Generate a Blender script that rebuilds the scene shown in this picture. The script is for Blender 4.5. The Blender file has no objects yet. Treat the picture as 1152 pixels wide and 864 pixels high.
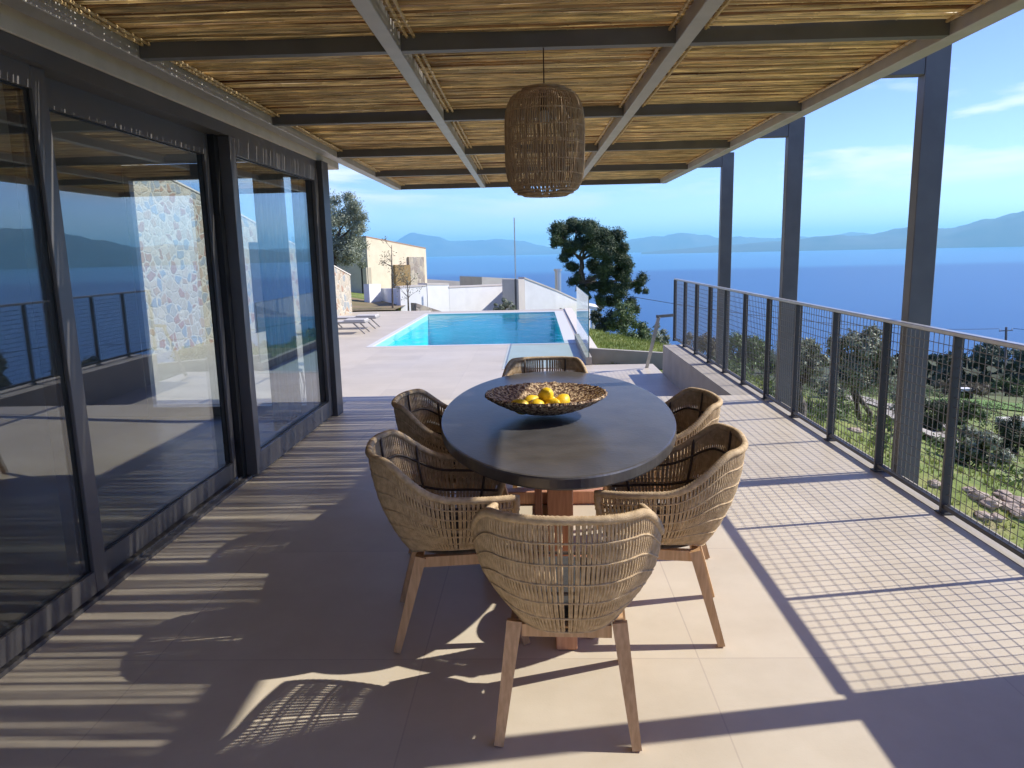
import bpy, math, random
from mathutils import Vector, Matrix, noise
R = random.Random(7)
rad = math.radians
S = bpy.context.scene
COL = S.collection

# ---------------------------------------------------------------- camera model
F_PX, PITCH, ROLL, YAW, EYE = 832.0, rad(10.1), rad(1.3), rad(2.0), Vector((0, 0, 1.65))
fwd = Vector((-math.sin(YAW)*math.cos(PITCH), math.cos(YAW)*math.cos(PITCH), -math.sin(PITCH)))
rt = Vector((math.cos(YAW), math.sin(YAW), 0))
up = rt.cross(fwd)
RT = rt*math.cos(ROLL) - up*math.sin(ROLL)
UP = up*math.cos(ROLL) + rt*math.sin(ROLL)
cam = bpy.data.cameras.new('camera'); cam.lens = 26.0; cam.sensor_width = 36; cam.clip_start = .05; cam.clip_end = 200000
co = bpy.data.objects.new('camera', cam); COL.objects.link(co); S.camera = co
co.matrix_world = Matrix(((RT.x, UP.x, -fwd.x, EYE.x), (RT.y, UP.y, -fwd.y, EYE.y), (RT.z, UP.z, -fwd.z, EYE.z), (0, 0, 0, 1)))
def ray(px, py): return fwd*F_PX + RT*(px-576) - UP*(py-432)
def at(px, py, Y):
    d = ray(px, py); return EYE + d*(Y/d.y)

# ---------------------------------------------------------------- materials
def rgb(c): return (c[0], c[1], c[2], 1)
def mat(name, c, rough=.6, c2=None, scale=5, detail=6, metal=0, bump=0, bscale=None, vec='Object', stretch=None, spec=.5, lo=.35, hi=.65, trans=0):
    m = bpy.data.materials.new(name); m.use_nodes = True
    n = m.node_tree.nodes; l = m.node_tree.links; b = n['Principled BSDF']
    b.inputs['Base Color'].default_value = rgb(c); b.inputs['Roughness'].default_value = rough
    b.inputs['Metallic'].default_value = metal; b.inputs['Specular IOR Level'].default_value = spec
    tc = n.new('ShaderNodeTexCoord'); src = tc.outputs[vec]
    if stretch:
        mp = n.new('ShaderNodeMapping'); mp.inputs['Scale'].default_value = stretch; l.new(src, mp.inputs[0]); src = mp.outputs[0]
    if c2:
        t = n.new('ShaderNodeTexNoise'); t.inputs['Scale'].default_value = scale; t.inputs['Detail'].default_value = detail
        l.new(src, t.inputs['Vector'])
        r = n.new('ShaderNodeValToRGB'); r.color_ramp.elements[0].color = rgb(c); r.color_ramp.elements[1].color = rgb(c2)
        r.color_ramp.elements[0].position = lo; r.color_ramp.elements[1].position = hi
        l.new(t.outputs[0], r.inputs[0]); l.new(r.outputs[0], b.inputs['Base Color'])
    if bump:
        t2 = n.new('ShaderNodeTexNoise'); t2.inputs['Scale'].default_value = bscale or scale*4; t2.inputs['Detail'].default_value = 5
        l.new(src, t2.inputs['Vector'])
        bp = n.new('ShaderNodeBump'); bp.inputs['Strength'].default_value = bump; bp.inputs['Distance'].default_value = .02
        l.new(t2.outputs[0], bp.inputs['Height']); l.new(bp.outputs[0], b.inputs['Normal'])
    if trans:
        out = n['Material Output']; tr = n.new('ShaderNodeBsdfTranslucent'); mx = n.new('ShaderNodeMixShader'); mx.inputs[0].default_value = trans
        if c2: l.new(r.outputs[0], tr.inputs[0])
        else: tr.inputs[0].default_value = rgb(c)
        l.new(b.outputs[0], mx.inputs[1]); l.new(tr.outputs[0], mx.inputs[2]); l.new(mx.outputs[0], out.inputs[0])
    return m
def glass_mat(name, tint, ior, rough=0.0, bump=0, bscale=3, stretch=None):
    m = bpy.data.materials.new(name); m.use_nodes = True
    n = m.node_tree.nodes; l = m.node_tree.links; n.remove(n['Principled BSDF']); out = n['Material Output']
    t = n.new('ShaderNodeBsdfTransparent'); t.inputs[0].default_value = rgb(tint)
    g = n.new('ShaderNodeBsdfGlossy'); g.inputs['Roughness'].default_value = rough; g.inputs['Color'].default_value = (.95, .97, 1, 1)
    f = n.new('ShaderNodeFresnel'); ge = n.new('ShaderNodeNewGeometry'); io = n.new('ShaderNodeMix')
    io.inputs[2].default_value = ior; io.inputs[3].default_value = 1/ior; l.new(ge.outputs['Backfacing'], io.inputs[0]); l.new(io.outputs[0], f.inputs['IOR'])
    mx = n.new('ShaderNodeMixShader'); l.new(f.outputs[0], mx.inputs[0]); l.new(t.outputs[0], mx.inputs[1]); l.new(g.outputs[0], mx.inputs[2]); l.new(mx.outputs[0], out.inputs[0])
    if bump:
        tc = n.new('ShaderNodeTexCoord'); ns = n.new('ShaderNodeTexNoise'); ns.inputs['Scale'].default_value = bscale; ns.inputs['Detail'].default_value = 3
        mp = n.new('ShaderNodeMapping'); mp.inputs['Scale'].default_value = stretch or (1, 1, 1)
        l.new(tc.outputs['Object'], mp.inputs[0]); l.new(mp.outputs[0], ns.inputs['Vector'])
        bp = n.new('ShaderNodeBump'); bp.inputs['Strength'].default_value = bump; bp.inputs['Distance'].default_value = .05
        l.new(ns.outputs[0], bp.inputs['Height']); l.new(bp.outputs[0], g.inputs['Normal']); l.new(bp.outputs[0], f.inputs['Normal'])
    return m
def tile_mat(name, c, c2, size, off=(0, 0), mortar=.003, rough=.45, mcol=(.44, .37, .29)):
    m = bpy.data.materials.new(name); m.use_nodes = True
    n = m.node_tree.nodes; l = m.node_tree.links; b = n['Principled BSDF']; b.inputs['Roughness'].default_value = rough
    tc = n.new('ShaderNodeTexCoord'); mp = n.new('ShaderNodeMapping'); mp.inputs['Location'].default_value = (off[0], off[1], 0)
    l.new(tc.outputs['Object'], mp.inputs[0])
    br = n.new('ShaderNodeTexBrick'); br.offset = 0; br.squash = 1
    br.inputs['Scale'].default_value = 1; br.inputs['Brick Width'].default_value = size[0]; br.inputs['Row Height'].default_value = size[1]
    br.inputs['Mortar Size'].default_value = mortar; br.inputs['Mortar Smooth'].default_value = .2; br.inputs['Bias'].default_value = 0
    l.new(mp.outputs[0], br.inputs['Vector'])
    k = .90
    br.inputs['Color1'].default_value = (1, 1, 1, 1); br.inputs['Color2'].default_value = (k, k, k, 1)
    br.inputs['Mortar'].default_value = (mcol[0]/c[0], mcol[1]/c[1], mcol[2]/c[2], 1)
    t = n.new('ShaderNodeTexNoise'); t.inputs['Scale'].default_value = 1.6; t.inputs['Detail'].default_value = 9; t.inputs['Roughness'].default_value = .65; l.new(tc.outputs['Object'], t.inputs['Vector'])
    r = n.new('ShaderNodeValToRGB'); r.color_ramp.elements[0].color = rgb(c); r.color_ramp.elements[1].color = rgb(c2)
    r.color_ramp.elements[0].position = .3; r.color_ramp.elements[1].position = .7; l.new(t.outputs[0], r.inputs[0])
    mx = n.new('ShaderNodeMix'); mx.data_type = 'RGBA'; mx.blend_type = 'MULTIPLY'; mx.inputs[0].default_value = 1
    l.new(r.outputs[0], mx.inputs[6]); l.new(br.outputs['Color'], mx.inputs[7]); l.new(mx.outputs[2], b.inputs['Base Color'])
    t3 = n.new('ShaderNodeTexNoise'); t3.inputs['Scale'].default_value = .9; t3.inputs['Detail'].default_value = 7; l.new(tc.outputs['Object'], t3.inputs['Vector'])
    mr = n.new('ShaderNodeMapRange'); mr.inputs[3].default_value = rough-.12; mr.inputs[4].default_value = rough+.15; l.new(t3.outputs[0], mr.inputs[0]); l.new(mr.outputs[0], b.inputs['Roughness'])
    t2 = n.new('ShaderNodeTexNoise'); t2.inputs['Scale'].default_value = 120; l.new(tc.outputs['Object'], t2.inputs['Vector'])
    bp = n.new('ShaderNodeBump'); bp.inputs['Strength'].default_value = .08; bp.inputs['Distance'].default_value = .004; l.new(t2.outputs[0], bp.inputs['Height']); l.new(bp.outputs[0], b.inputs['Normal'])
    return m
def stone_mat(name, scale, cols, mortar, msize=.06):
    m = bpy.data.materials.new(name); m.use_nodes = True
    n = m.node_tree.nodes; l = m.node_tree.links; b = n['Principled BSDF']; b.inputs['Roughness'].default_value = .85
    tc = n.new('ShaderNodeTexCoord')
    wn = n.new('ShaderNodeTexNoise'); wn.inputs['Scale'].default_value = scale*1.2; l.new(tc.outputs['Object'], wn.inputs['Vector'])
    ad = n.new('ShaderNodeVectorMath'); ad.operation = 'MULTIPLY_ADD'; ad.inputs[1].default_value = (.25/scale*2,)*3; l.new(wn.outputs['Color'], ad.inputs[0]); l.new(tc.outputs['Object'], ad.inputs[2])
    v = n.new('ShaderNodeTexVoronoi'); v.inputs['Scale'].default_value = scale; l.new(ad.outputs[0], v.inputs['Vector'])
    v2 = n.new('ShaderNodeTexVoronoi'); v2.feature = 'DISTANCE_TO_EDGE'; v2.inputs['Scale'].default_value = scale; l.new(ad.outputs[0], v2.inputs['Vector'])
    sp = n.new('ShaderNodeSeparateColor'); l.new(v.outputs['Color'], sp.inputs[0])
    r = n.new('ShaderNodeValToRGB'); r.color_ramp.interpolation = 'CONSTANT'
    while len(r.color_ramp.elements) < len(cols): r.color_ramp.elements.new(.5)
    for i, c in enumerate(cols): r.color_ramp.elements[i].position = i/len(cols); r.color_ramp.elements[i].color = rgb(c)
    l.new(sp.outputs[0], r.inputs[0])
    ns = n.new('ShaderNodeTexNoise'); ns.inputs['Scale'].default_value = scale*6; ns.inputs['Detail'].default_value = 6; l.new(tc.outputs['Object'], ns.inputs['Vector'])
    mul = n.new('ShaderNodeMix'); mul.data_type = 'RGBA'; mul.blend_type = 'OVERLAY'; mul.inputs[0].default_value = .25; l.new(r.outputs[0], mul.inputs[6]); l.new(ns.outputs[0], mul.inputs[7])
    lt = n.new('ShaderNodeMapRange'); lt.inputs[1].default_value = msize*.6; lt.inputs[2].default_value = msize*1.4; l.new(v2.outputs['Distance'], lt.inputs[0])
    mx = n.new('ShaderNodeMix'); mx.data_type = 'RGBA'; mx.inputs[6].default_value = rgb(mortar); l.new(lt.outputs[0], mx.inputs[0]); l.new(mul.outputs[2], mx.inputs[7]); l.new(mx.outputs[2], b.inputs['Base Color'])
    bp = n.new('ShaderNodeBump'); bp.inputs['Strength'].default_value = .6; bp.inputs['Distance'].default_value = .03; l.new(lt.outputs[0], bp.inputs['Height']); l.new(bp.outputs[0], b.inputs['Normal'])
    return m

M = {}
M['floor'] = tile_mat('terrace_tile', (.56, .485, .37), (.68, .605, .485), (1.13, 1.13), (.49, -2.8+1.13*3))
M['deck'] = tile_mat('pool_deck_tile', (.56, .49, .385), (.64, .565, .455), (1.13, .565), (.2, .1), mcol=(.45, .39, .32))
M['tray'] = tile_mat('green_stone_tile', (.50, .52, .44), (.56, .58, .50), (5, 5), (2, 2))
M['coping'] = mat('white_coping', (.68, .67, .64), .5)
M['steel'] = mat('dark_grey_steel', (.055, .056, .062), .42, (.068, .068, .074), 3, metal=.0, bump=.02, bscale=90)
M['pergsteel'] = mat('grey_painted_steel', (.12, .117, .115), .5, (.15, .147, .143), 4)
M['lightsteel'] = mat('light_grey_painted_steel', (.40, .39, .375), .42, (.47, .455, .44), 6)
M['alu'] = mat('anthracite_aluminium', (.10, .095, .093), .38, (.12, .114, .112), 3, spec=.6)
M['gasket'] = mat('black_gasket', (.012, .012, .013), .5)
M['galv'] = mat('galvanised_rail', (.38, .385, .39), .35, (.46, .46, .47), 12, metal=.3)
M['wire'] = mat('galvanised_wire', (.17, .165, .16), .45)
M['render'] = mat('beige_render', (.68, .62, .54), .85, (.74, .68, .60), 8, bump=.1, bscale=120)
M['greyrender'] = mat('grey_screed', (.36, .325, .28), .85, (.43, .39, .34), 2.5, bump=.15, bscale=60)
M['white'] = mat('white_render', (.74, .735, .73), .85, (.80, .795, .79), 2, bump=.05, bscale=40)
M['cream'] = mat('cream_render', (.66, .56, .41), .85, (.72, .62, .46), 2)
M['beige'] = mat('pale_beige_render', (.55, .50, .46), .85, (.60, .55, .5), 2)
M['stone'] = stone_mat('stone_masonry', 4.6, [(.46, .41, .32), (.38, .36, .31), (.30, .32, .32), (.50, .43, .33), (.38, .25, .18), (.44, .39, .30), (.31, .34, .35), (.51, .45, .35), (.43, .33, .23)], (.55, .50, .40), .075)
M['stone2'] = stone_mat('pillar_masonry', 3.0, [(.40, .34, .27), (.33, .29, .25), (.46, .40, .31), (.30, .25, .21)], (.42, .37, .31), .05)
M['interior'] = mat('room_plaster', (.42, .40, .38), .9)
M['interiorfloor'] = mat('room_floor', (.16, .14, .12), .35)
M['rope'] = mat('tan_rope', (.46, .33, .19), .75, (.64, .48, .29), 40, bump=.4, bscale=350)
M['cframe'] = mat('dark_brown_frame', (.07, .048, .032), .5)
M['teak'] = mat('teak_wood', (.52, .31, .15), .5, (.66, .42, .23), 6, stretch=(14, 14, 1), bump=.05, bscale=30)
M['redteak'] = mat('reddish_teak', (.44, .20, .11), .5, (.56, .29, .17), 6, stretch=(14, 14, 1))
M['cushion'] = mat('charcoal_cushion', (.035, .035, .038), .9, (.05, .05, .054), 80, bump=.2, bscale=300)
M['top'] = mat('dark_stone_tabletop', (.062, .060, .062), .30, (.090, .086, .086), 7, detail=10, bump=.05, bscale=60, spec=.9)
M['bowl'] = mat('braided_leaf', (.14, .07, .04), .75, (.70, .52, .32), 55, detail=4, lo=.44, hi=.6, bump=.8, bscale=90)
M['lemon'] = mat('yellow_lemon', (.80, .50, .015), .42, (.88, .62, .03), 9, bump=.15, bscale=160)
M['stem'] = mat('fruit_stem', (.15, .12, .03), .8)
M['lamp'] = mat('lamp_rattan', (.40, .27, .15), .6, (.54, .38, .22), 30)
M['cord'] = mat('brown_cord', (.06, .03, .02), .7)
M['bulb'] = mat('frosted_bulb', (.8, .8, .76), .3)
M['bambooedge'] = mat('bamboo_edge', (.50, .36, .17), .5, (.62, .47, .25), 10)
M['wire2'] = mat('tie_wire', (.05, .045, .04), .5)
M['tile_pool'] = mat('turquoise_mosaic', (.008, .50, .56), .4, (.02, .64, .70), .9)
M['water'] = glass_mat('pool_water', (.52, .96, .97), 1.035, .02, .35, 2.2, (1, .6, 1))
M['pane'] = glass_mat('door_glass', (.86, .91, .92), 1.95)
M['fenceglass'] = glass_mat('fence_glass', (.84, .92, .90), 1.45)
M['clearpane'] = glass_mat('clear_glass', (.95, .97, .97), 1.4)
M['glassedge'] = mat('green_glass_edge', (.04, .09, .08), .15)
M['lounge'] = mat('grey_sling', (.50, .475, .45), .8, (.56, .53, .5), 50)
M['loungeframe'] = mat('taupe_metal_frame', (.30, .28, .26), .5)
M['curtain'] = mat('grey_sheer_curtain', (.16, .17, .19), .9, (.24, .25, .27), 30, stretch=(30, 30, 1), trans=.35)
M['bark'] = mat('rough_bark', (.075, .062, .05), .9, (.15, .125, .10), 9, bump=.8, bscale=25)
M['pine'] = mat('pine_needles', (.016, .036, .012), .65, (.06, .10, .03), 1.1, detail=8, trans=.15)
M['olive'] = mat('olive_leaves', (.14, .165, .10), .55, (.34, .37, .26), 2.2, detail=9, trans=.2)
M['dry'] = mat('dry_leaves', (.16, .13, .085), .7, (.22, .20, .13), 2.2, detail=9, trans=.2)
M['bush'] = mat('green_bush_leaves', (.05, .09, .022), .6, (.14, .20, .06), 2.0, detail=9, trans=.2)
M['darkbush'] = mat('dark_evergreen_leaves', (.018, .034, .016), .65, (.05, .075, .03), 1.2, detail=9, trans=.15)
M['wood_far'] = mat('far_wood', (.015, .03, .014), .8, (.05, .07, .03), .35, detail=8)
M['grassblade'] = mat('grass_blades', (.14, .20, .03), .7, (.30, .33, .08), .9, detail=8, trans=.25)
M['meadow'] = mat('meadow_green', (.10, .19, .02), .9, (.14, .24, .035), .5)
M['rock'] = mat('pinkish_rock', (.36, .27, .21), .9, (.48, .39, .31), 6, bump=.5, bscale=12)
M['gravel'] = mat('pale_gravel', (.30, .265, .22), .95, (.42, .38, .32), 3, bump=.5, bscale=40)
M['soil'] = mat('brown_soil', (.26, .19, .11), .95, (.20, .17, .07), 1.2, bump=.5, bscale=8)
M['pole'] = mat('weathered_pole', (.16, .15, .145), .8)
M['roofpale'] = mat('pale_roof', (.55, .53, .44), .8, (.62, .6, .5), 1)
M['roofblue'] = mat('grey_roof', (.25, .27, .29), .8)
M['rooftile'] = mat('clay_roof', (.35, .22, .15), .8)
M['dark'] = mat('dark_opening', (.03, .025, .02), .6)
M['timber'] = mat('brown_timber_screen', (.20, .13, .05), .7, (.3, .2, .08), 25)
M['chrome'] = mat('chimney_steel', (.55, .55, .56), .3, metal=.8)
M['hill'] = mat('hazy_hillside', (.05, .07, .045), .95, (.10, .10, .07), .0012)

def bamboo_mat():
    m = bpy.data.materials.new('bamboo_cane'); m.use_nodes = True
    n = m.node_tree.nodes; l = m.node_tree.links; b = n['Principled BSDF']; b.inputs['Roughness'].default_value = .42
    a = n.new('ShaderNodeAttribute'); a.attribute_name = 'tone'
    r = n.new('ShaderNodeValToRGB'); e = r.color_ramp.elements
    e[0].position = 0; e[0].color = (.16, .06, .025, 1); e[1].position = 1; e[1].color = (.86, .74, .48, 1)
    for p, c in ((.25, (.40, .24, .12, 1)), (.5, (.62, .46, .25, 1)), (.75, (.78, .65, .40, 1))):
        x = e.new(p); x.color = c
    l.new(a.outputs['Fac'], r.inputs[0])
    tc = n.new('ShaderNodeTexCoord'); mp = n.new('ShaderNodeMapping'); mp.inputs['Scale'].default_value = (5, 90, 90); l.new(tc.outputs['Object'], mp.inputs[0])
    t = n.new('ShaderNodeTexNoise'); t.inputs['Scale'].default_value = 1; t.inputs['Detail'].default_value = 6; l.new(mp.outputs[0], t.inputs['Vector'])
    mr = n.new('ShaderNodeMapRange'); mr.inputs[1].default_value = .3; mr.inputs[2].default_value = .7; mr.inputs[3].default_value = .45; mr.inputs[4].default_value = 1.45; l.new(t.outputs[0], mr.inputs[0])
    mx = n.new('ShaderNodeMix'); mx.data_type = 'RGBA'; mx.blend_type = 'MULTIPLY'; mx.inputs[0].default_value = 1
    l.new(r.outputs[0], mx.inputs[6]); l.new(mr.outputs[0], mx.inputs[7]); l.new(mx.outputs[2], b.inputs['Base Color'])
    out = n['Material Output']; tr = n.new('ShaderNodeBsdfTranslucent'); ms = n.new('ShaderNodeMixShader'); ms.inputs[0].default_value = .5
    l.new(mx.outputs[2], tr.inputs[0]); l.new(b.outputs[0], ms.inputs[1]); l.new(tr.outputs[0], ms.inputs[2]); l.new(ms.outputs[0], out.inputs[0])
    return m
M['bamboo'] = bamboo_mat()

def ground_mat():
    m = bpy.data.materials.new('hillside_grass'); m.use_nodes = True
    n = m.node_tree.nodes; l = m.node_tree.links; b = n['Principled BSDF']; b.inputs['Roughness'].default_value = .95
    tc = n.new('ShaderNodeTexCoord')
    def nz(s, d=7):
        t = n.new('ShaderNodeTexNoise'); t.inputs['Scale'].default_value = s; t.inputs['Detail'].default_value = d; l.new(tc.outputs['Object'], t.inputs['Vector']); return t
    def ramp(src, pts):
        r = n.new('ShaderNodeValToRGB'); e = r.color_ramp.elements
        e[0].position, e[0].color = pts[0][0], rgb(pts[0][1]); e[1].position, e[1].color = pts[-1][0], rgb(pts[-1][1])
        for p, c in pts[1:-1]: x = e.new(p); x.color = rgb(c)
        l.new(src, r.inputs[0]); return r
    a = ramp(nz(1.6, 9).outputs[0], [(.3, (.10, .14, .03)), (.5, (.17, .22, .045)), (.64, (.25, .26, .08)), (.78, (.30, .24, .15))])
    c = ramp(nz(.06, 8).outputs[0], [(.35, (.03, .045, .018)), (.6, (.09, .1, .04))])
    ln = n.new('ShaderNodeVectorMath'); ln.operation = 'LENGTH'; l.new(tc.outputs['Object'], ln.inputs[0])
    mr = n.new('ShaderNodeMapRange'); mr.inputs[1].default_value = 45; mr.inputs[2].default_value = 90; l.new(ln.outputs['Value'], mr.inputs[0])
    mx = n.new('ShaderNodeMix'); mx.data_type = 'RGBA'; l.new(mr.outputs[0], mx.inputs[0]); l.new(a.outputs[0], mx.inputs[6]); l.new(c.outputs[0], mx.inputs[7]); l.new(mx.outputs[2], b.inputs['Base Color'])
    bp = n.new('ShaderNodeBump'); bp.inputs['Strength'].default_value = .7; bp.inputs['Distance'].default_value = .06; l.new(nz(9, 8).outputs[0], bp.inputs['Height']); l.new(bp.outputs[0], b.inputs['Normal'])
    return m
M['ground'] = ground_mat()
def sea_mat():
    m = bpy.data.materials.new('sea_water'); m.use_nodes = True
    n = m.node_tree.nodes; l = m.node_tree.links; b = n['Principled BSDF']; b.inputs['Roughness'].default_value = .28; b.inputs['IOR'].default_value = 1.33; b.inputs['Specular IOR Level'].default_value = .3
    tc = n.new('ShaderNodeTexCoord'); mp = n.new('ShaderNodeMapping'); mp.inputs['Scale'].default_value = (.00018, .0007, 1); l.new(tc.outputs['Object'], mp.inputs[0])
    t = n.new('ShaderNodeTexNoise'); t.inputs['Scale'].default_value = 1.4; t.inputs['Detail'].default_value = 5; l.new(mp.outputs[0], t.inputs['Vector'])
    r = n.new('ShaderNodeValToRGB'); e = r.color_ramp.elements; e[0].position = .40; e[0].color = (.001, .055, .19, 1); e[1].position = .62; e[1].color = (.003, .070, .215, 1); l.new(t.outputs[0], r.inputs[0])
    # paler base colour past the wind line paints the calm water's sky reflection
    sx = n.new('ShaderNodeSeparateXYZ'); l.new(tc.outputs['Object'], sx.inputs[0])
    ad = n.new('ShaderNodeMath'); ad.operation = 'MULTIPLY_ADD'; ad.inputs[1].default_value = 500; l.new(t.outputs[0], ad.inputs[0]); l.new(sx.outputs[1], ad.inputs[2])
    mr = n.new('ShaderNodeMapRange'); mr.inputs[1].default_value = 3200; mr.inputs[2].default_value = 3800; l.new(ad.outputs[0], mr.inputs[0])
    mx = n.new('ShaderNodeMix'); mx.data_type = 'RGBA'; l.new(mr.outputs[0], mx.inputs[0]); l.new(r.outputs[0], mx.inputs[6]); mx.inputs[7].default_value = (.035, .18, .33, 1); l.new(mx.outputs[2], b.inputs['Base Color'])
    t2 = n.new('ShaderNodeTexNoise'); t2.inputs['Scale'].default_value = .25; t2.inputs['Detail'].default_value = 8; l.new(tc.outputs['Object'], t2.inputs['Vector'])
    bp = n.new('ShaderNodeBump'); bp.inputs['Strength'].default_value = .5; bp.inputs['Distance'].default_value = .6; l.new(t2.outputs[0], bp.inputs['Height']); l.new(bp.outputs[0], b.inputs['Normal'])
    return m
M['sea'] = sea_mat()

# ---------------------------------------------------------------- mesh helper
class MB:
    def __init__(s): s.v = []; s.f = []; s.t = []; s.tone = 0
    def quad(s, a, b, c, d):
        i = len(s.v); s.v += [tuple(a), tuple(b), tuple(c), tuple(d)]; s.f.append((i, i+1, i+2, i+3)); return s
    def box(s, x0, x1, y0, y1, z0, z1, bv=0):
        if bv:
            b = bv; i = len(s.v); L = []
            for z, k in ((z0, b), (z0+b, 0), (z1-b, 0), (z1, b)):
                L.append(len(s.v))
                s.v += [(x0+b+k, y0+k, z), (x1-b-k, y0+k, z), (x1-k, y0+b+k, z), (x1-k, y1-b-k, z), (x1-b-k, y1-k, z), (x0+b+k, y1-k, z), (x0+k, y1-b-k, z), (x0+k, y0+b+k, z)]
            s.f.append(tuple(L[0]+7-j for j in range(8))); s.f.append(tuple(L[3]+j for j in range(8)))
            for q in range(3):
                for j in range(8): s.f.append((L[q]+j, L[q]+(j+1) % 8, L[q+1]+(j+1) % 8, L[q+1]+j))
            return s
        i = len(s.v)
        s.v += [(x0, y0, z0), (x1, y0, z0), (x1, y1, z0), (x0, y1, z0), (x0, y0, z1), (x1, y0, z1), (x1, y1, z1), (x0, y1, z1)]
        s.f += [(i+3, i+2, i+1, i), (i+4, i+5, i+6, i+7), (i, i+1, i+5, i+4), (i+1, i+2, i+6, i+5), (i+2, i+3, i+7, i+6), (i+3, i, i+4, i+7)]
        return s
    def tube(s, pts, r, n=6, cap=True, rs=None, closed=False, tone=None):
        pts = [Vector(p) for p in pts]; N = len(pts); base = len(s.v)
        prev = None
        for i, p in enumerate(pts):
            if closed: d = pts[(i+1) % N]-pts[i-1]
            else: d = pts[min(i+1, N-1)]-pts[max(i-1, 0)]
            d.normalize()
            if prev is None:
                a = Vector((0, 0, 1)) if abs(d.z) < .9 else Vector((1, 0, 0))
                u = d.cross(a).normalized()
            else:
                u = (prev - d*prev.dot(d)).normalized()
            prev = u; w = d.cross(u); q = rs[i] if rs else r
            for k in range(n):
                an = 2*math.pi*k/n; s.v.append(tuple(p+u*(q*math.cos(an))+w*(q*math.sin(an))))
        f0 = len(s.f)
        for i in range(N if closed else N-1):
            a, b = base+i*n, base+((i+1) % N)*n
            for k in range(n): s.f.append((a+k, a+(k+1) % n, b+(k+1) % n, b+k))
        if cap and not closed:
            s.f.append(tuple(base+n-1-k for k in range(n))); s.f.append(tuple(base+(N-1)*n+k for k in range(n)))
        if tone is not None: s.t += [tone]*(len(s.f)-f0)
        return s
    def bar(s, a, b, w, h, upv=(0, 0, 1), w2=None, h2=None):
        a, b = Vector(a), Vector(b); d = (b-a).normalized(); U = Vector(upv)
        x = d.cross(U).normalized(); y = x.cross(d); i = len(s.v); w2 = w if w2 is None else w2; h2 = h if h2 is None else h2
        for p, ww, hh in ((a, w, h), (b, w2, h2)):
            for sx, sy in ((-1, -1), (1, -1), (1, 1), (-1, 1)): s.v.append(tuple(p+x*(sx*ww/2)+y*(sy*hh/2)))
        s.f += [(i, i+1, i+2, i+3), (i+7, i+6, i+5, i+4)]
        for k in range(4): s.f.append((i+(k+1) % 4, i+k, i+4+k, i+4+(k+1) % 4))
        return s
    def prism(s, poly, z0, z1):
        n = len(poly); i = len(s.v); s.v += [(p[0], p[1], z0) for p in poly]+[(p[0], p[1], z1) for p in poly]
        s.f += [tuple(i+n-1-k for k in range(n)), tuple(i+n+k for k in range(n))]
        for k in range(n): s.f.append((i+k, i+(k+1) % n, i+n+(k+1) % n, i+n+k))
        return s
    def wall(s, pts, th):           # pts: (x, y, zbottom, ztop) along a line; extruded away by th perpendicular
        a = Vector((pts[0][0], pts[0][1], 0)); b = Vector((pts[-1][0], pts[-1][1], 0)); d = (b-a).normalized(); nn = Vector((-d.y, d.x, 0))*th
        i = len(s.v); n = len(pts)
        for off in (Vector((0, 0, 0)), nn):
            for p in pts: s.v.append((p[0]+off.x, p[1]+off.y, p[2])); s.v.append((p[0]+off.x, p[1]+off.y, p[3]))
        for k in range(n-1):
            q = i+2*k; s.f.append((q, q+2, q+3, q+1)); o = q+2*n; s.f.append((o+2, o, o+1, o+3)); s.f.append((q+1, q+3, o+3, o+1)); s.f.append((q+2, q, o, o+2))
        q = i; o = q+2*n; s.f.append((q, q+1, o+1, o)); q = i+2*(n-1); o = q+2*n; s.f.append((q+1, q, o, o+1)); return s
    def grid(s, nu, nv, fn, wrapu=False):
        i = len(s.v)
        for a in range(nu):
            for b in range(nv): s.v.append(tuple(fn(a, b)))
        for a in range(nu if wrapu else nu-1):
            for b in range(nv-1):
                a2 = (a+1) % nu; s.f.append((i+a*nv+b, i+a2*nv+b, i+a2*nv+b+1, i+a*nv+b+1))
        return s
    def build(s, name, m, parent=None, smooth=False, loc=None):
        me = bpy.data.meshes.new(name); me.from_pydata(s.v, [], s.f); me.materials.append(m)
        if s.t:
            at_ = me.attributes.new('tone', 'FLOAT', 'FACE'); at_.data.foreach_set('value', s.t)
        if smooth: me.polygons.foreach_set('use_smooth', [True]*len(me.polygons))
        me.update(); o = bpy.data.objects.new(name, me); COL.objects.link(o)
        if parent: o.parent = parent
        if loc: o.location = loc
        return o
def tag(o, label=None, cat=None, group=None, kind=None):
    if label: o['label'] = label
    if cat: o['category'] = cat
    if group: o['group'] = group
    if kind: o['kind'] = kind
    return o
def thing(name, label, cat, loc=(0, 0, 0), rz=0, group=None):
    o = bpy.data.objects.new(name, None); COL.objects.link(o); o.location = loc; o.rotation_euler = (0, 0, rz); o.empty_display_size = .1
    return tag(o, label, cat, group)
def dup(root, loc, rz=0, label=None, sc=None):
    kids = {}
    for o in bpy.data.objects:
        if o.parent: kids.setdefault(o.parent, []).append(o)
    def cp(o, par):
        c = o.copy(); COL.objects.link(c); c.parent = par
        for k in kids.get(o, []): cp(k, c)
        return c
    r = cp(root, None); r.location = loc; r.rotation_euler = (0, 0, rz)
    if label: r['label'] = label
    if sc: r.scale = sc
    return r

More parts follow.
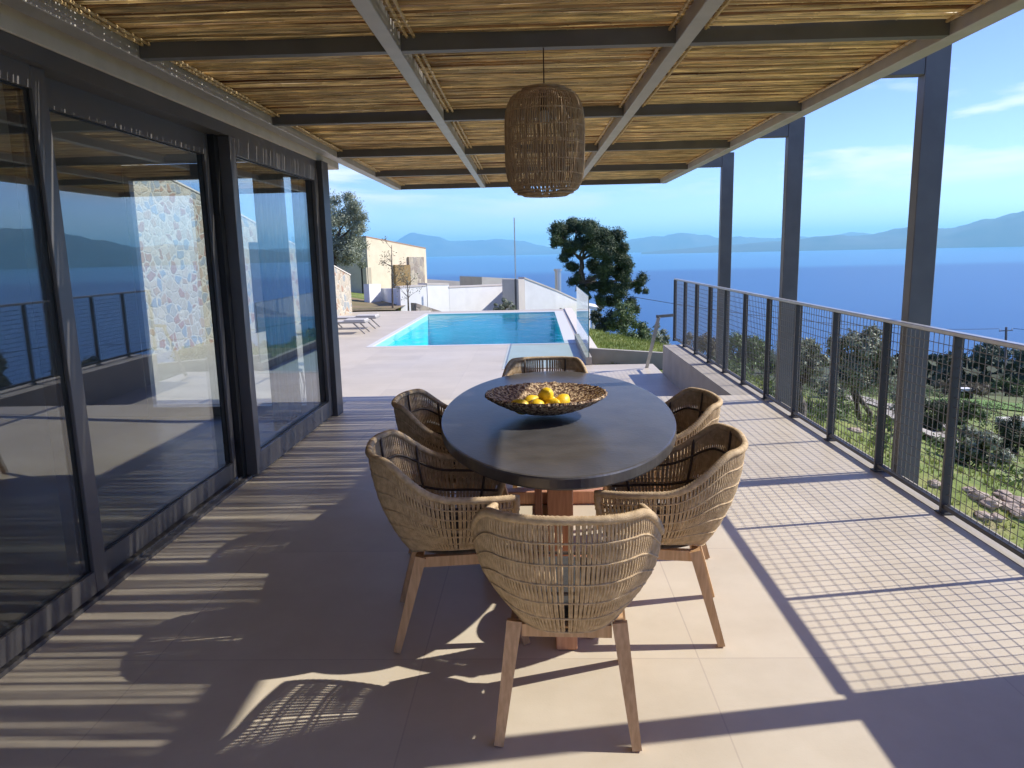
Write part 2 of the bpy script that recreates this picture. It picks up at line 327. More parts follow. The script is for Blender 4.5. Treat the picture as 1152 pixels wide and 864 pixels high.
# ---------------------------------------------------------------- sun, sky, haze
SUN = Vector((1.23, .21, 1.0)).normalized()
el = math.asin(SUN.z); az = math.atan2(SUN.x, SUN.y)
sl = bpy.data.lights.new('sun', 'SUN'); sl.energy = 3.3; sl.angle = rad(.53); sl.color = (1, .94, .83)
so = bpy.data.objects.new('sun', sl); COL.objects.link(so); so.rotation_euler = SUN.to_track_quat('Z', 'Y').to_euler(); so.location = (20, 0, 30)
w = bpy.data.worlds.new('World'); S.world = w; w.use_nodes = True
n = w.node_tree.nodes; l = w.node_tree.links; bg = n['Background']; bg.inputs[1].default_value = .135
sk = n.new('ShaderNodeTexSky'); sk.sky_type = 'NISHITA'; sk.sun_disc = False; sk.sun_elevation = el; sk.sun_rotation = az; sk.altitude = 100; sk.air_density = .68; sk.dust_density = .08; sk.ozone_density = 3.2
tc = n.new('ShaderNodeTexCoord')
mp = n.new('ShaderNodeMapping'); mp.inputs['Scale'].default_value = (1.6, 1.6, 9.5); l.new(tc.outputs['Generated'], mp.inputs[0])
t = n.new('ShaderNodeTexNoise'); t.inputs['Scale'].default_value = 2.3; t.inputs['Detail'].default_value = 10; t.inputs['Roughness'].default_value = .58; t.inputs['Distortion'].default_value = .25; l.new(mp.outputs[0], t.inputs['Vector'])
cr = n.new('ShaderNodeMapRange'); cr.inputs[1].default_value = .51; cr.inputs[2].default_value = .66; l.new(t.outputs[0], cr.inputs[0])
sx = n.new('ShaderNodeSeparateXYZ'); l.new(tc.outputs['Generated'], sx.inputs[0])
b1 = n.new('ShaderNodeMapRange'); b1.inputs[1].default_value = .01; b1.inputs[2].default_value = .09; l.new(sx.outputs[2], b1.inputs[0])
b2 = n.new('ShaderNodeMapRange'); b2.inputs[1].default_value = .26; b2.inputs[2].default_value = .14; l.new(sx.outputs[2], b2.inputs[0])
m1 = n.new('ShaderNodeMath'); m1.operation = 'MULTIPLY'; l.new(b1.outputs[0], m1.inputs[0]); l.new(b2.outputs[0], m1.inputs[1])
m2 = n.new('ShaderNodeMath'); m2.operation = 'MULTIPLY'; l.new(m1.outputs[0], m2.inputs[0]); l.new(cr.outputs[0], m2.inputs[1])
mx = n.new('ShaderNodeMix'); mx.data_type = 'RGBA'; l.new(m2.outputs[0], mx.inputs[0]); hs_ = n.new('ShaderNodeHueSaturation'); hs_.inputs['Saturation'].default_value = 1.12; hs_.inputs['Hue'].default_value = .527; l.new(sk.outputs[0], hs_.inputs['Color']); l.new(hs_.outputs[0], mx.inputs[6]); mx.inputs[7].default_value = (4.9, 5.0, 5.3, 1); l.new(mx.outputs[2], bg.inputs[0])
CLOUDMIX = mx

hz = MB().box(-60000, 60000, -60000, 60000, -96, 1150).build('haze', mat('haze_air', (1, 1, 1)))
hm = hz.data.materials[0]; hn = hm.node_tree.nodes; hl = hm.node_tree.links; hn.remove(hn['Principled BSDF'])
pv = hn.new('ShaderNodeVolumePrincipled'); pv.inputs['Density'].default_value = 5.2e-5; pv.inputs['Color'].default_value = (.38, .80, 1, 1); pv.inputs['Anisotropy'].default_value = .2
for lk in list(hn['Material Output'].inputs['Surface'].links): hl.remove(lk)
hl.new(pv.outputs[0], hn['Material Output'].inputs['Volume'])
tag(hz, 'pale blue haze over the sea', kind='stuff')

# ---------------------------------------------------------------- terrain and sea
def sstep(a, b, x):
    t = max(0, min(1, (x-a)/(b-a))); return t*t*(3-2*t)
def hgt(x, y):
    r = math.hypot(x, y)
    cone = -(.8+.14*r)-.25*max(0, r-600)
    cone += .16*noise.noise(Vector((x*.16, y*.16, 0)))*min(1, r/8) + min(r, 200)*.012*noise.noise(Vector((x*.02, y*.02, 3)))
    # levelled ground round the pool, rising to the left
    dx = max(0, x-1.3); dy = max(0, y-(30 if x > -3 else 40)) + 1.6*max(0, y-(21.5-1.9*max(0, min(4, x-1.5))))*sstep(1.0, 1.6, x); dyn = max(0, 9-y) if x > 1 else 0
    P = -.60-.05*dx-.16*max(0, x-3.0)-.02*max(0, x-3)**2 - .22*dy - .5*dyn + .13*max(0, min(40, -x-7.5)) + .05*noise.noise(Vector((x*.5, y*.5, 1)))
    if r > 90: P -= (r-90)*.2
    h = max(cone, P) if abs(cone-P) > .5 else (cone+P)/2+.25*((abs(cone-P)/.5)**2)*.5+.125
    # room for the terrace, the house and the pool
    if -9 < x < 1.0 and 7.5 < y < 27.6: h = min(h, -2.6)
    if -5.6 < x < 1.3 and 27 < y < 44: h = min(h, -2.4)
    if -9 < x < 2.3 and y <= 14: h = min(h, -2.2)
    if x <= 2.55 and y <= 8.4: h = min(h, -2.2)
    return h
NG = 330
def warp(t): return 36*t+150*t**3+520*t**5
tm = MB(); cs = [warp(-1+2*i/(NG-1)) for i in range(NG)]
tm.grid(NG, NG, lambda a, b: (cs[a]+4, cs[b]+12, hgt(cs[a]+4, cs[b]+12)))
tag(tm.build('terrain', M['ground'], smooth=True), kind='structure')
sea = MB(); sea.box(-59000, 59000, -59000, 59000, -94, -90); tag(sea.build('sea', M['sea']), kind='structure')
def onground(px, py):
    d = ray(px, py).normalized(); t = 2.0; p = EYE+d*t
    while t < 900:
        p = EYE+d*t
        if p.z < hgt(p.x, p.y): return p
        t += .1+t*.004
    return p

# far ranges across the water
def hills(name, az0, az1, D, depth, prof, seed):
    mb = MB(); nu, nv = 220, 26
    def fn(a, b):
        u = a/(nu-1); v = b/(nv-1); A = rad(az0+(az1-az0)*u); rr = D+depth*(v-.25)
        h = 0
        for k in range(len(prof)-1):
            if prof[k][0] <= u <= prof[k+1][0]:
                q = (u-prof[k][0])/(prof[k+1][0]-prof[k][0]); q = q*q*(3-2*q)*.5+q*.5; h = prof[k][1]+(prof[k+1][1]-prof[k][1])*q
        env = math.sin(math.pi*min(1, max(0, v)))**.8
        nn = .75+.5*noise.fractal(Vector((u*11+seed, v*2.2, seed)), 1.0, 2.0, 5)*.6
        z = -91+h*env*nn if 0 < b < nv-1 else -92
        return (math.sin(A)*rr, math.cos(A)*rr, z)
    mb.grid(nu, nv, fn); return tag(mb.build(name, M['hill'], smooth=True), kind='structure')
hills('hills', -24, 12, 27000, 6000, [(0, 150), (.18, 330), (.30, 520), (.42, 930), (.47, 1010), (.52, 760), (.60, 700), (.72, 300), (.86, 120), (1, 40)], 2)
hills('hills', -3, 30, 24000, 6000, [(0, 60), (.2, 260), (.34, 620), (.42, 800), (.5, 520), (.65, 460), (1, 500)], 9)
hills('hills', 8, 60, 15500, 5000, [(0, 30), (.14, 210), (.28, 360), (.38, 520), (.5, 860), (.6, 960), (.75, 900), (1, 800)], 5)

# ---------------------------------------------------------------- terrace, steps, deck, pool
tag(MB().box(-2.2, 2.47, -4, 8.3, -.3, 0).build('terrace_floor', M['floor']), kind='structure')
k = MB().box(2.47, 2.62, -4, 12.9, -3.2, .002).box(2.2, 2.47, 8.3, 12.9, -3.2, .0).build('terrace_kerb', M['greyrender']); tag(k, kind='structure')
st = MB()
for i in range(1, 3): st.box(-7, 2.2, 8.3+.3*(i-1), 8.3+.3*i, -1, -.167*i)
tag(st.build('terrace_steps', M['greyrender']), kind='structure')
DZ = -.5
dk = MB()
PX0, PX1, PY0, PY1 = -3.93, .66, 17.5, 26.75
dk.box(-9, 2.2, 8.9, 14.0, -.9, DZ).box(-9, PX0-.14, 14.0, 28.6, -.9, DZ).box(PX1+.3, 1.05, 14.0, 28.0, -2.6, DZ).box(PX0-.14, PX1+.3, 14.0, PY0-.14, -.9, DZ).box(PX0-.14, PX1+.3, PY1+.3, 28.0, -2.6, DZ)
tag(dk.build('pool_deck', M['deck']), kind='structure')
tag(MB().box(-.66, .90, 13.62, 17.15, DZ-.05, DZ+.005).build('shower_floor', M['tray']), kind='structure')
pl = thing('swimming_pool', 'turquoise rectangular swimming pool with white coping in the lower deck', 'pool', (PX0, PY0, DZ))
def L(mb, name, m, p, **k):     # build in world coordinates under a placed parent
    o = mb.build(name, m, p, **k); loc = Vector(p.location); rz = p.rotation_euler.z
    o.matrix_parent_inverse = (Matrix.Translation(loc) @ Matrix.Rotation(rz, 4, 'Z')).inverted(); return o
cp = MB().box(PX0-.14, PX1+.3, PY0-.14, PY0, DZ-.2, DZ+.006).box(PX0-.14, PX1+.3, PY1, PY1+.3, DZ-.2, DZ+.006).box(PX0-.14, PX0, PY0, PY1, DZ-.2, DZ+.006).box(PX1, PX1+.3, PY0, PY1, DZ-.2, DZ+.006)
L(cp, 'coping', M['coping'], pl)
bs = MB()
bs.box(PX0-.2, PX1+.2, PY0-.2, PY1+.2, -2.2, -1.9).box(PX0-.2, PX0, PY0, PY1, -1.9, DZ-.2).box(PX1, PX1+.2, PY0, PY1, -1.9, DZ-.2).box(PX0, PX1, PY0-.2, PY0, -1.9, DZ-.2).box(PX0, PX1, PY1, PY1+.2, -1.9, DZ-.2)
bs.box(PX0, PX0+1.3, PY1-2.0, PY1, -1.9, DZ-1.15)
L(bs, 'basin', M['tile_pool'], pl)
wt = MB().grid(2, 2, lambda a, b: (PX0+(PX1-PX0)*a, PY0+(PY1-PY0)*b, DZ-.025)); L(wt, 'water_surface', M['water'], pl)

# low wall ahead of the slope, and the kerb beside the glass fence
tag(MB().wall([(1.05, 14.75, -1.2, -.28), (3.0, 14.3, -1.4, -.38)], .12).build('low_wall', M['greyrender']), 'low grey retaining wall at the foot of the grass slope', 'low wall')
tag(MB().box(1.055, 1.33, 14.95, 27.9, -2.2, -.46).build('path', M['render']), kind='structure')

gf = thing('glass_fence', 'clear frameless glass fence panel beside the pool with its base channel', 'glass fence', (.99, 14, DZ))
L(MB().box(.93, 1.045, 13.98, 18.1, DZ+.001, DZ+.15), 'base_channel', M['greyrender'], gf)
L(MB().box(.982, .994, 14.0, 18.05, DZ+.15, DZ+1.30), 'glass_pane', M['fenceglass'], gf)
L(MB().box(.980, .996, 13.985, 13.999, DZ+.15, DZ+1.30).box(.980, .996, 14.0, 18.05, DZ+1.301, DZ+1.307), 'glass_edge', M['glassedge'], gf)
hr = thing('handrail', 'leaning flat steel handrail at the end of the mesh railing', 'handrail', (2.05, 13.5, DZ))
L(MB().bar((2.02, 13.55, DZ), (2.17, 13.2, .46), .06, .012, (0, 1, 0)), 'post', M['galv'], hr)
L(MB().bar((2.14, 13.2, .47), (2.47, 13.42, .47), .05, .05), 'rail', M['steel'], hr)

# ---------------------------------------------------------------- mesh railing
rg = thing('railing', 'long dark steel railing with wire mesh infill along the terrace edge', 'railing', (2.5, 2.8, 0))
L(MB().box(2.475, 2.525, 2.78, 13.47, 1.10, 1.125, .004), 'top_rail', M['galv'], rg)
L(MB().box(2.482, 2.518, 2.78, 13.47, .035, .062, .003), 'bottom_rail', M['steel'], rg)
ys = [13.44-.9*i for i in range(12)]
for i, y in enumerate(ys):
    L(MB().box(2.470, 2.530, y-.011, y+.011, .003, 1.10, .002).box(2.46, 2.54, y-.04, y+.04, .003, .012), 'post', M['steel'], rg)
pn = MB()
for i in range(1, 16): pn.tube([(0, i*.0585-.03, .0), (0, i*.0585-.03, 1.04)], .0025, 4, cap=False)
for i in range(18): pn.tube([(.003, .0, i*.0605+.006), (.003, .88, i*.0605+.006)], .0025, 4, cap=False)
proto = None
for y in ys[1:]+[2.64]:
    o = pn.build('mesh_panel', M['wire'], rg) if proto is None else proto.copy()
    if proto is not None: COL.objects.link(o); o.parent = rg
    proto = proto or o
    o.location = (0, y-2.8+.011, .06)
tag(MB().box(2.47, 2.60, -4, 2.78, 0.003, 1.10).build('parapet_wall', M['greyrender']), 'solid rendered parapet where the mesh railing begins', 'parapet')

# ---------------------------------------------------------------- pergola
BZ = 2.64
pg = thing('pergola', 'grey steel pergola roofed with bamboo cane mats above the terrace', 'pergola', (0, 3.5, 0), rad(.75))
pgrot = pg.rotation_euler.z
def lx(X, name, m, mbf):
    return mbf.build(name, m, pg)
XS = [-2.0, -.68, .75, 2.09]; YR = [-5.44+1.965*i-.04 for i in range(0, 8)]     # local Y (origin at y=3.5)
YE = YR[-1]
for i, X in enumerate(XS):
    wd = .10 if i in (0, 3) else .075
    MB().box(X-wd/2, X+wd/2, YR[0]-.03, YE+.03, BZ, BZ+.10, .003).build('long_beam', M['lightsteel'], pg)
for y in YR:
    for i in range(3):
        a, b = XS[i]+(.05 if i == 0 else .0375), XS[i+1]-(.05 if i == 2 else .0375)
        MB().box(a, b, y-.03, y+.03, BZ+.003, BZ+.10).build('cross_beam', M['pergsteel'], pg)
def cane_mat(x0, x1, y0, y1, seed):
    rr = random.Random(seed); mb = MB(); ez = MB()
    for layer, z in ((0, BZ+.085), (1, BZ+.106)):
        y = y0
        while y < y1:
            rad_ = rr.uniform(.0055, .0090); y += rad_*.98
            xs = []; xx = x0-rr.uniform(0, .02); end = x1+rr.uniform(0, .02)
            nd = rr.uniform(.15, .34); ph = x0+rr.uniform(0, nd); tn = min(1, max(0, rr.gauss(.74, .27))) - (.15 if layer else 0)
            a0 = rr.uniform(-.008, .008); zz = z+rr.uniform(-.004, .004); bend = rr.uniform(-.006, .006)
            pts, rs = [], []
            def P(x):
                q = (x-x0)/(x1-x0); return (x, y+a0*(q-.5)+bend*math.sin(q*3.1), zz+.003*math.sin(q*6+a0*900))
            stops = [xx]; 
            while ph < end-.02:
                if ph > xx+.02: stops.append(ph)
                ph += nd*rr.uniform(.85, 1.15)
            stops.append(end)
            for s_ in stops:
                if s_ in (xx, end): pts.append(P(s_)); rs.append(rad_)
                else:
                    pts += [P(s_-.007), P(s_), P(s_+.007)]; rs += [rad_, rad_*1.28, rad_]
            mb.tube(pts, rad_, 6, rs=rs, tone=max(0, tn))
            y += rad_*.98 + (rr.uniform(.001, .003))
            pgap = .30 if layer == 0 else .50
            if rr.random() < pgap: y += rr.uniform(.003, .011) if layer == 0 else rr.uniform(.008, .034)
    return mb
protos = []
kk = 0
for i in range(3):
    for j in range(len(YR)-1):
        if j < 2 and i < 2 and False: continue
        a, b = XS[i]+.04, XS[i+1]-.04; y0, y1 = YR[j]+.034, YR[j+1]-.034
        mb = cane_mat(a, b, y0, y1, 100+kk); kk += 1
        o = mb.build('bamboo_mat', M['bamboo'], pg, smooth=True)
        for q in (a+.03, a+.065, b-.03):
            e = MB().tube([(q, y0, BZ+.066), (q, (y0+y1)/2, BZ+.062+R.uniform(-.004, .004)), (q, y1, BZ+.066)], .0085, 6)
            yy = y0+.05
            while yy < y1-.03:
                e.tube([(q-.012, yy, BZ+.058), (q+.012, yy+.004, BZ+.056)], .0026, 5); yy += R.uniform(.05, .11)
            e.build('edge_cane', M['bambooedge'], o)
for cy in (2.72, 5.28, 7.95, 10.65):
    c = MB().box(2.585, 2.745, cy-.05, cy+.05, -3.0, 2.93, .004)
    o = c.build('column', M['pergsteel']); o.parent = pg
    o.matrix_parent_inverse = (Matrix.Translation(pg.location) @ Matrix.Rotation(pgrot, 4, 'Z')).inverted()
    o2 = MB().box(2.0, 2.583, cy-.045, cy+.045, 2.742, 2.90, .004).build('bracket', M['pergsteel']); o2.parent = pg
    o2.matrix_parent_inverse = o.matrix_parent_inverse.copy()

# ---------------------------------------------------------------- house with glazed sliding doors
hs = thing('villa', 'house front of dark framed glass sliding doors under the pergola', 'house', (-2.2, 2, 0))
L(MB().box(-2.7, -2.14, -4, 8.35, 2.585, 2.695, .004), 'lintel', M['render'], hs)
L(MB().box(-2.36, -2.148, -4, 7.72, 2.505, 2.583), 'head_profile', M['alu'], hs)
L(MB().box(-2.75, -1.87, -4, 8.33, 2.768, 2.79), 'added_sun_block', M['lightsteel'], hs)  # added strip over the roof gap, blocks stray sun and sky along the beam
L(MB().box(-7.2, -2.76, -4.1, 8.3, 2.70, 2.95), 'roof_slab', M['white'], hs)
L(MB().box(-7, -2.72, -4, 7.6, 2.60, 2.66), 'ceiling', M['interior'], hs)
L(MB().box(-7, -2.37, -4, 7.6, -.28, .002), 'room_floor', M['interiorfloor'], hs)
L(MB().box(-7.2, -7, -4, 7.9, -1, 2.8).box(-7, -2.2, -4.3, -4.001, -.3, 2.8).box(-7, -4.16, 7.6, 7.8, -1, 2.6), 'wall', M['interior'], hs)
L(MB().box(-7.0, -2.2, 7.72, 8.3, -1, -.004), 'door_step', M['greyrender'], hs)
L(MB().box(-2.36, -2.20, -4, 7.5, -.02, .018).box(-2.20, -2.185, -4, 5.36, .001, .022).box(-2.245, -2.235, -4, 5.36, .018, .032).box(-2.315, -2.305, -4, 7.5, .018, .032), 'track', M['alu'], hs)
L(MB().box(-2.21, -2.09, 7.50, 7.72, -.3, 2.583, .003).box(-2.36, -2.21, 7.56, 7.72, -.3, 2.583), 'jamb', M['steel'], hs)
def leaf(x, y0, y1, z0, z1, st, btm, hd, th=.06):
    f = MB().box(x-th/2, x+th/2, y0, y0+st, z0, z1, .003).box(x-th/2, x+th/2, y1-st, y1, z0, z1, .003)
    f.box(x-th/2+.002, x+th/2-.002, y0+st, y1-st, z0, z0+btm).box(x-th/2+.002, x+th/2-.002, y0+st, y1-st, z1-hd, z1)
    o = L(f, 'sliding_door', M['alu'], hs)
    g = MB().box(x-.006, x+.006, y0+st, y1-st, z0+btm, z1-hd); gg = g.build('glass_pane', M['pane']); gg.parent = o
    k = MB()
    for a, b, c, d in ((y0+st, y0+st+.008, z0+btm, z1-hd), (y1-st-.008, y1-st, z0+btm, z1-hd), (y0+st, y1-st, z0+btm, z0+btm+.008), (y0+st, y1-st, z1-hd-.008, z1-hd)): k.box(x+.0065, x+.012, a, b, c, d)
    kk_ = k.build('gasket', M['gasket']); kk_.parent = o
    return o
leaf(-2.225, 1.0, 3.46, .035, 2.505, .10, .11, .10)
leaf(-2.225, -1.6, .98, .035, 2.505, .10, .11, .10)
leaf(-2.30, 3.36, 5.33, .035, 2.505, .09, .12, .14)
L(MB().box(-2.27, -2.225, 5.30, 5.47, .02, 2.505), 'interlock', M['gasket'], hs)
leaf(-2.185, 5.37, 7.50, .02, 2.505, .10, .16, .12, .085)
ew = L(MB().box(-4.16, -2.37, 7.62, 7.70, 2.45, 2.60).box(-4.16, -2.37, 7.62, 7.70, .003, .10).box(-4.16, -4.11, 7.62, 7.70, .1, 2.45).box(-2.45, -2.37, 7.62, 7.70, .1, 2.45), 'end_window', M['lightsteel'], hs)
g = MB().box(-4.11, -2.45, 7.655, 7.665, .1, 2.45).build('glass_pane', M['clearpane']); g.parent = ew
def curtain(x0, x1, y, name, label):
    mb = MB(); N = 90
    mb.grid(N, 6, lambda a, b: (x0+(x1-x0)*a/(N-1), y+.03*math.sin(a*.75)+.01*math.sin(a*.31+b*.4), .03+2.5*b/5))
    return tag(mb.build('curtain', M['curtain'], smooth=True), label, 'curtain')
cu = MB(); cu.grid(90, 6, lambda a, b: (-2.50+.03*math.sin(a*.75)+.01*math.sin(a*.31+b*.4), 6.75+.75*a/89, .03+2.5*b/5))
tag(cu.build('curtain', M['curtain'], smooth=True), 'grey sheer curtain gathered behind the last glass door', 'curtain')

# ---------------------------------------------------------------- dining table
tb = thing('dining_table', 'long oval dining table with dark stone top on reddish wooden base', 'table', (.105, 4.19, 0))
A_, B_ = .645, 1.345
tt = MB(); NT = 128
prof = [(0, .700), (.985, .700), (.997, .705), (1, .712), (1, .751), (.997, .758), (.988, .760), (0, .760)]
def tp(a, b):
    th = 2*math.pi*a/NT; k = prof[b][0]; return (A_*k*math.cos(th), B_*k*math.sin(th), prof[b][1])
tt.grid(NT, len(prof), tp, wrapu=True)
o = tt.build('tabletop', M['top'], tb, smooth=False)
MB().box(-.045, .045, -1.33, 1.2, .003, .09, .004).build('foot_beam', M['redteak'], tb)
MB().box(-.40, -.047, -.58, -.49, .003, .09, .004).box(.047, .40, -.58, -.49, .003, .09, .004).build('foot_beam', M['redteak'], tb)
MB().box(-.40, -.047, .49, .58, .003, .09, .004).box(.047, .40, .49, .58, .003, .09, .004).build('foot_beam', M['redteak'], tb)
for y in (-.62, .55):
    MB().box(-.065, .065, y, y+.10, .092, .63, .004).build('post', M['redteak'], tb)
    MB().box(-.13, -.09, y+.2, y+.26, .0, .63, .003).build('post', M['redteak'], tb)
MB().box(-.07, .07, -.9, .9, .632, .699, .003).box(-.42, -.072, -.6, -.5, .632, .699).box(.072, .42, -.6, -.5, .632, .699).build('apron', M['redteak'], tb)

# ---------------------------------------------------------------- rope chairs
AM = rad(122)
def shell(a, t, off=0.0):
    c, s_ = math.cos(a), math.sin(a); k = abs(a)/AM
    W, D = .322+off, .335+off; w2, d2 = .208+off, .212+off
    q = t**2.3
    fx = W*(1-q)+w2*q; fy = (D*(1-q)+d2*q)
    x = fx*math.copysign(abs(s_)**.74, s_); y = -fy*c*(abs(c)**-.26 if abs(c) > 1e-4 else 1) if c > 0 else -(fy*1.35)*c
    zr = .838-.152*sstep(.33, .74, k)-.014*sstep(.62, 1, k); zb = .388+.045*sstep(.05, .6, k)
    z = zr*(1-t)+zb*t
    lean = .03*(1-t)*max(0, c)
    return Vector((x, y-lean+.01, z))
def make_chair():
    r = thing('dining_chair', 'x', 'chair', group='woven rope dining chairs round the oval table')
    mb = MB(); N = 206
    for i in range(N):
        a = -AM+2*AM*(i+.5)/N; a += (.003 if i % 2 else -.003)+.0035*math.sin(i*12.9)
        pts = [shell(a, t_/9, .003*(1 if i % 2 else -1)*math.sin(t_*2.1)) for t_ in range(10)]
        mb.tube(pts, .0043, 5, cap=False)
    mb.build('rope_weave', M['rope'], r, smooth=True)
    mb = MB()
    for t_ in (.17, .34, .51, .68, .84, 1.0):
        for off in (.0045,):
            pts = [shell(-AM+2*AM*j/60, t_, off-.001+.0015*math.sin(j*2.6)) for j in range(61)]
            mb.tube(pts, .0036, 5)
    mb.build('cross_rope', M['rope'], r, smooth=True)
    mb = MB()
    for t_ in (.25, .6, .99): mb.tube([shell(-AM+2*AM*j/40, t_, -.008) for j in range(41)], .006, 6)
    for a in (-1.9, -1.15, -.4, .4, 1.15, 1.9): mb.tube([shell(a, j/8, -.009) for j in range(9)], .006, 6)
    mb.build('inner_frame', M['cframe'], r, smooth=True)
    # rope wound rim, running down both arm ends
    path = [shell(-AM, 1-j/14) for j in range(14)]+[shell(-AM+2*AM*j/150, 0) for j in range(151)]+[shell(AM, (j+1)/14) for j in range(14)]
    fine = []
    for p, q in zip(path, path[1:]):
        for s_ in range(2): fine.append(p.lerp(q, s_/2))
    mb = MB(); mb.tube(fine, .0135, 9, rs=[.0138 if j % 2 else .0162 for j in range(len(fine))])
    mb.build('rim', M['rope'], r, smooth=True)
    # seat
    st = MB(); st.grid(48, 4, lambda a, b: (lambda th, k: (.205*k*math.cos(th)*1.02, .225*k*math.sin(th)+.02, .415-.006*(b == 3)))(2*math.pi*a/48, b/3), wrapu=True)
    st.build('seat', M['rope'], r, smooth=True)
    cs_ = MB(); pr = [(0, .42), (.93, .42), (1, .435), (1, .455), (.94, .472), (.8, .478), (0, .480)]
    cs_.grid(48, len(pr), lambda a, b: (lambda th, k: (.205*k*math.copysign(abs(math.cos(th))**.8, math.cos(th)), .215*k*math.copysign(abs(math.sin(th))**.8, math.sin(th))+.03, pr[b][1]))(2*math.pi*a/48, pr[b][0]), wrapu=True)
    cs_.build('seat_cushion', M['cushion'], r, smooth=True)
    for sx_ in (-1, 1):
        MB().bar((sx_*.180, -.150, .400), (sx_*.232, -.265, .002), .052, .046, (0, 1, 0), .032, .030).build('leg', M['teak'], r)
        MB().bar((sx_*.180, .180, .400), (sx_*.232, .285, .002), .052, .046, (0, 1, 0), .032, .030).build('leg', M['teak'], r)
        MB().box(sx_*.180-.014, sx_*.180+.014, -.14, .17, .355, .40).build('side_apron', M['teak'], r)
    MB().box(-.153, .153, -.168, -.14, .350, .395).build('back_apron', M['teak'], r)
    MB().box(-.153, .153, .168, .196, .350, .395).build('front_apron', M['teak'], r)
    return r
ch = make_chair(); ch.location = (.095, 2.51, 0); ch.rotation_euler = (0, 0, rad(-3))
ch['label'] = 'woven rope chair in front of the near end of the table, back to the viewer'
dup(ch, (-.375, 3.12, 0), rad(-83), 'shaded rope chair at the left side of the table, nearer the viewer')
dup(ch, (-.45, 4.12, 0), rad(-92), 'partly hidden rope chair at the left side of the table, beside the fruit bowl')
dup(ch, (.525, 3.16, 0), rad(82), 'sunlit rope chair at the right side of the table, nearer the viewer')
dup(ch, (.625, 4.02, 0), rad(92), 'sunlit rope chair at the right side of the table, farther back')
dup(ch, (.06, 5.31, 0), rad(180), 'rope chair at the far end of the table, only its rim showing above the top')

# ---------------------------------------------------------------- fruit bowl and lemons
bw = MB(); NB, NR = 150, 44; rb = random.Random(4)
bj = [[rb.uniform(-1, 1) for _ in range(NR)] for _ in range(NB)]
def bowl(a, b):
    th = 2*math.pi*a/NB
    if b < NR//2: k = b/(NR//2-1); inner = False
    else: k = 1-(b-NR//2)/(NR-NR//2-1); inner = True
    rr_ = .335*(k**.9); z = .012+.105*(k**2.0) + (.014*(1-.2*k) if inner else 0)
    rr_ += (-.006 if inner else .0)
    br = math.sin(th*46+(b % 2)*3.14)*.0045+bj[a][b]*.0035
    rr_ += br*k; z += bj[a][b]*.003
    return (rr_*math.cos(th), rr_*math.sin(th)*.97, z)
bw.grid(NB, NR, bowl, wrapu=True)
tag(bw.build('fruit_bowl', M['bowl'], loc=(.045, 4.00, .760)), 'wide shallow braided leaf bowl on the dark tabletop', 'bowl')
def lemon():
    r = thing('lemon', 'x', 'lemon', group='lemons in the braided bowl')
    mb = MB()
    def fn(a, b):
        th = 2*math.pi*a/24; ph = math.pi*b/16; rr_ = .042*math.sin(ph)*(1+.02*math.sin(3*th)); x = .053*math.cos(ph); x += math.copysign(.009*max(0, abs(math.cos(ph))-.86)/.14, x)
        return (x, rr_*math.cos(th), rr_*math.sin(th))
    mb.grid(24, 17, fn, wrapu=True); mb.build('skin', M['lemon'], r, smooth=True)
    MB().tube([(.060, 0, 0), (.068, .001, 0)], .004, 6).build('stem', M['stem'], r); return r
lm = lemon(); lem = [(-.105, -.06, .062, .2, 'lemon at the left end of the pile in the bowl'), (-.02, -.075, .062, 1.3, 'lemon at the near side of the pile, second from left'), (.065, -.05, .062, 2.2, 'near lemon at the right of the pile'),
      (.12, .03, .066, .9, 'bright lemon at the right end of the pile'), (.03, .045, .06, 2.9, 'lemon behind the middle of the pile'), (-.06, .045, .06, .5, 'lemon behind the left part of the pile'), (.03, -.015, .115, 1.9, 'lemon resting on top of the pile')]
for i, (x, y, z, a, lb) in enumerate(lem):
    o = lm if i == 0 else dup(lm, (0, 0, 0)); o.location = (.045-.03+x, 4.0+y, .760+z); o.rotation_euler = (.3*math.sin(i*2), .5*math.cos(i*3.1), a); o['label'] = lb

# ---------------------------------------------------------------- pendant lamp
pd = thing('pendant_lamp', 'brown rattan cage pendant lamp hanging above the table', 'lamp', (.057, 3.90, 1.93))
def lampr(z):
    q = (z-.255)/.255; return .108+.092*(max(0, 1-abs(q)**4.2))**.55
lb_ = MB()
for i in range(104):
    th = 2*math.pi*i/104+R.uniform(-.012, .012)
    pts = []
    for j in range(17):
        z = .51*j/16; rr_ = lampr(z); pts.append((rr_*math.cos(th+.01*math.sin(j)), rr_*math.sin(th+.01*math.sin(j)), z))
    lb_.tube(pts, .0029, 5, cap=False)
lb_.build('cage_rods', M['lamp'], pd, smooth=True)
lb_ = MB()
for z in (.0, .012, .025, .05, .10, .17, .245, .255, .33, .40, .45, .475, .49, .50, .51):
    rr_ = lampr(z)-.003; lb_.tube([(rr_*math.cos(2*math.pi*j/60), rr_*math.sin(2*math.pi*j/60), z+.004*math.sin(j*.1+z*40)) for j in range(60)], .0042, 6, closed=True)
lb_.build('hoop', M['lamp'], pd, smooth=True)
MB().tube([(0, 0, .512), (0, 0, .522)], .112, 32).build('cap', M['lamp'], pd)
ix = MB()
for i in range(30):
    th = 2*math.pi*i/30; ix.tube([(.10*math.cos(th), .10*math.sin(th), .03), (.10*math.cos(th), .10*math.sin(th), .50)], .003, 5, cap=False)
ix.build('inner_rods', M['lamp'], pd)
MB().tube([(0, 0, .5), (0, 0, .42)], .02, 12).build('lamp_holder', M['cord'], pd)
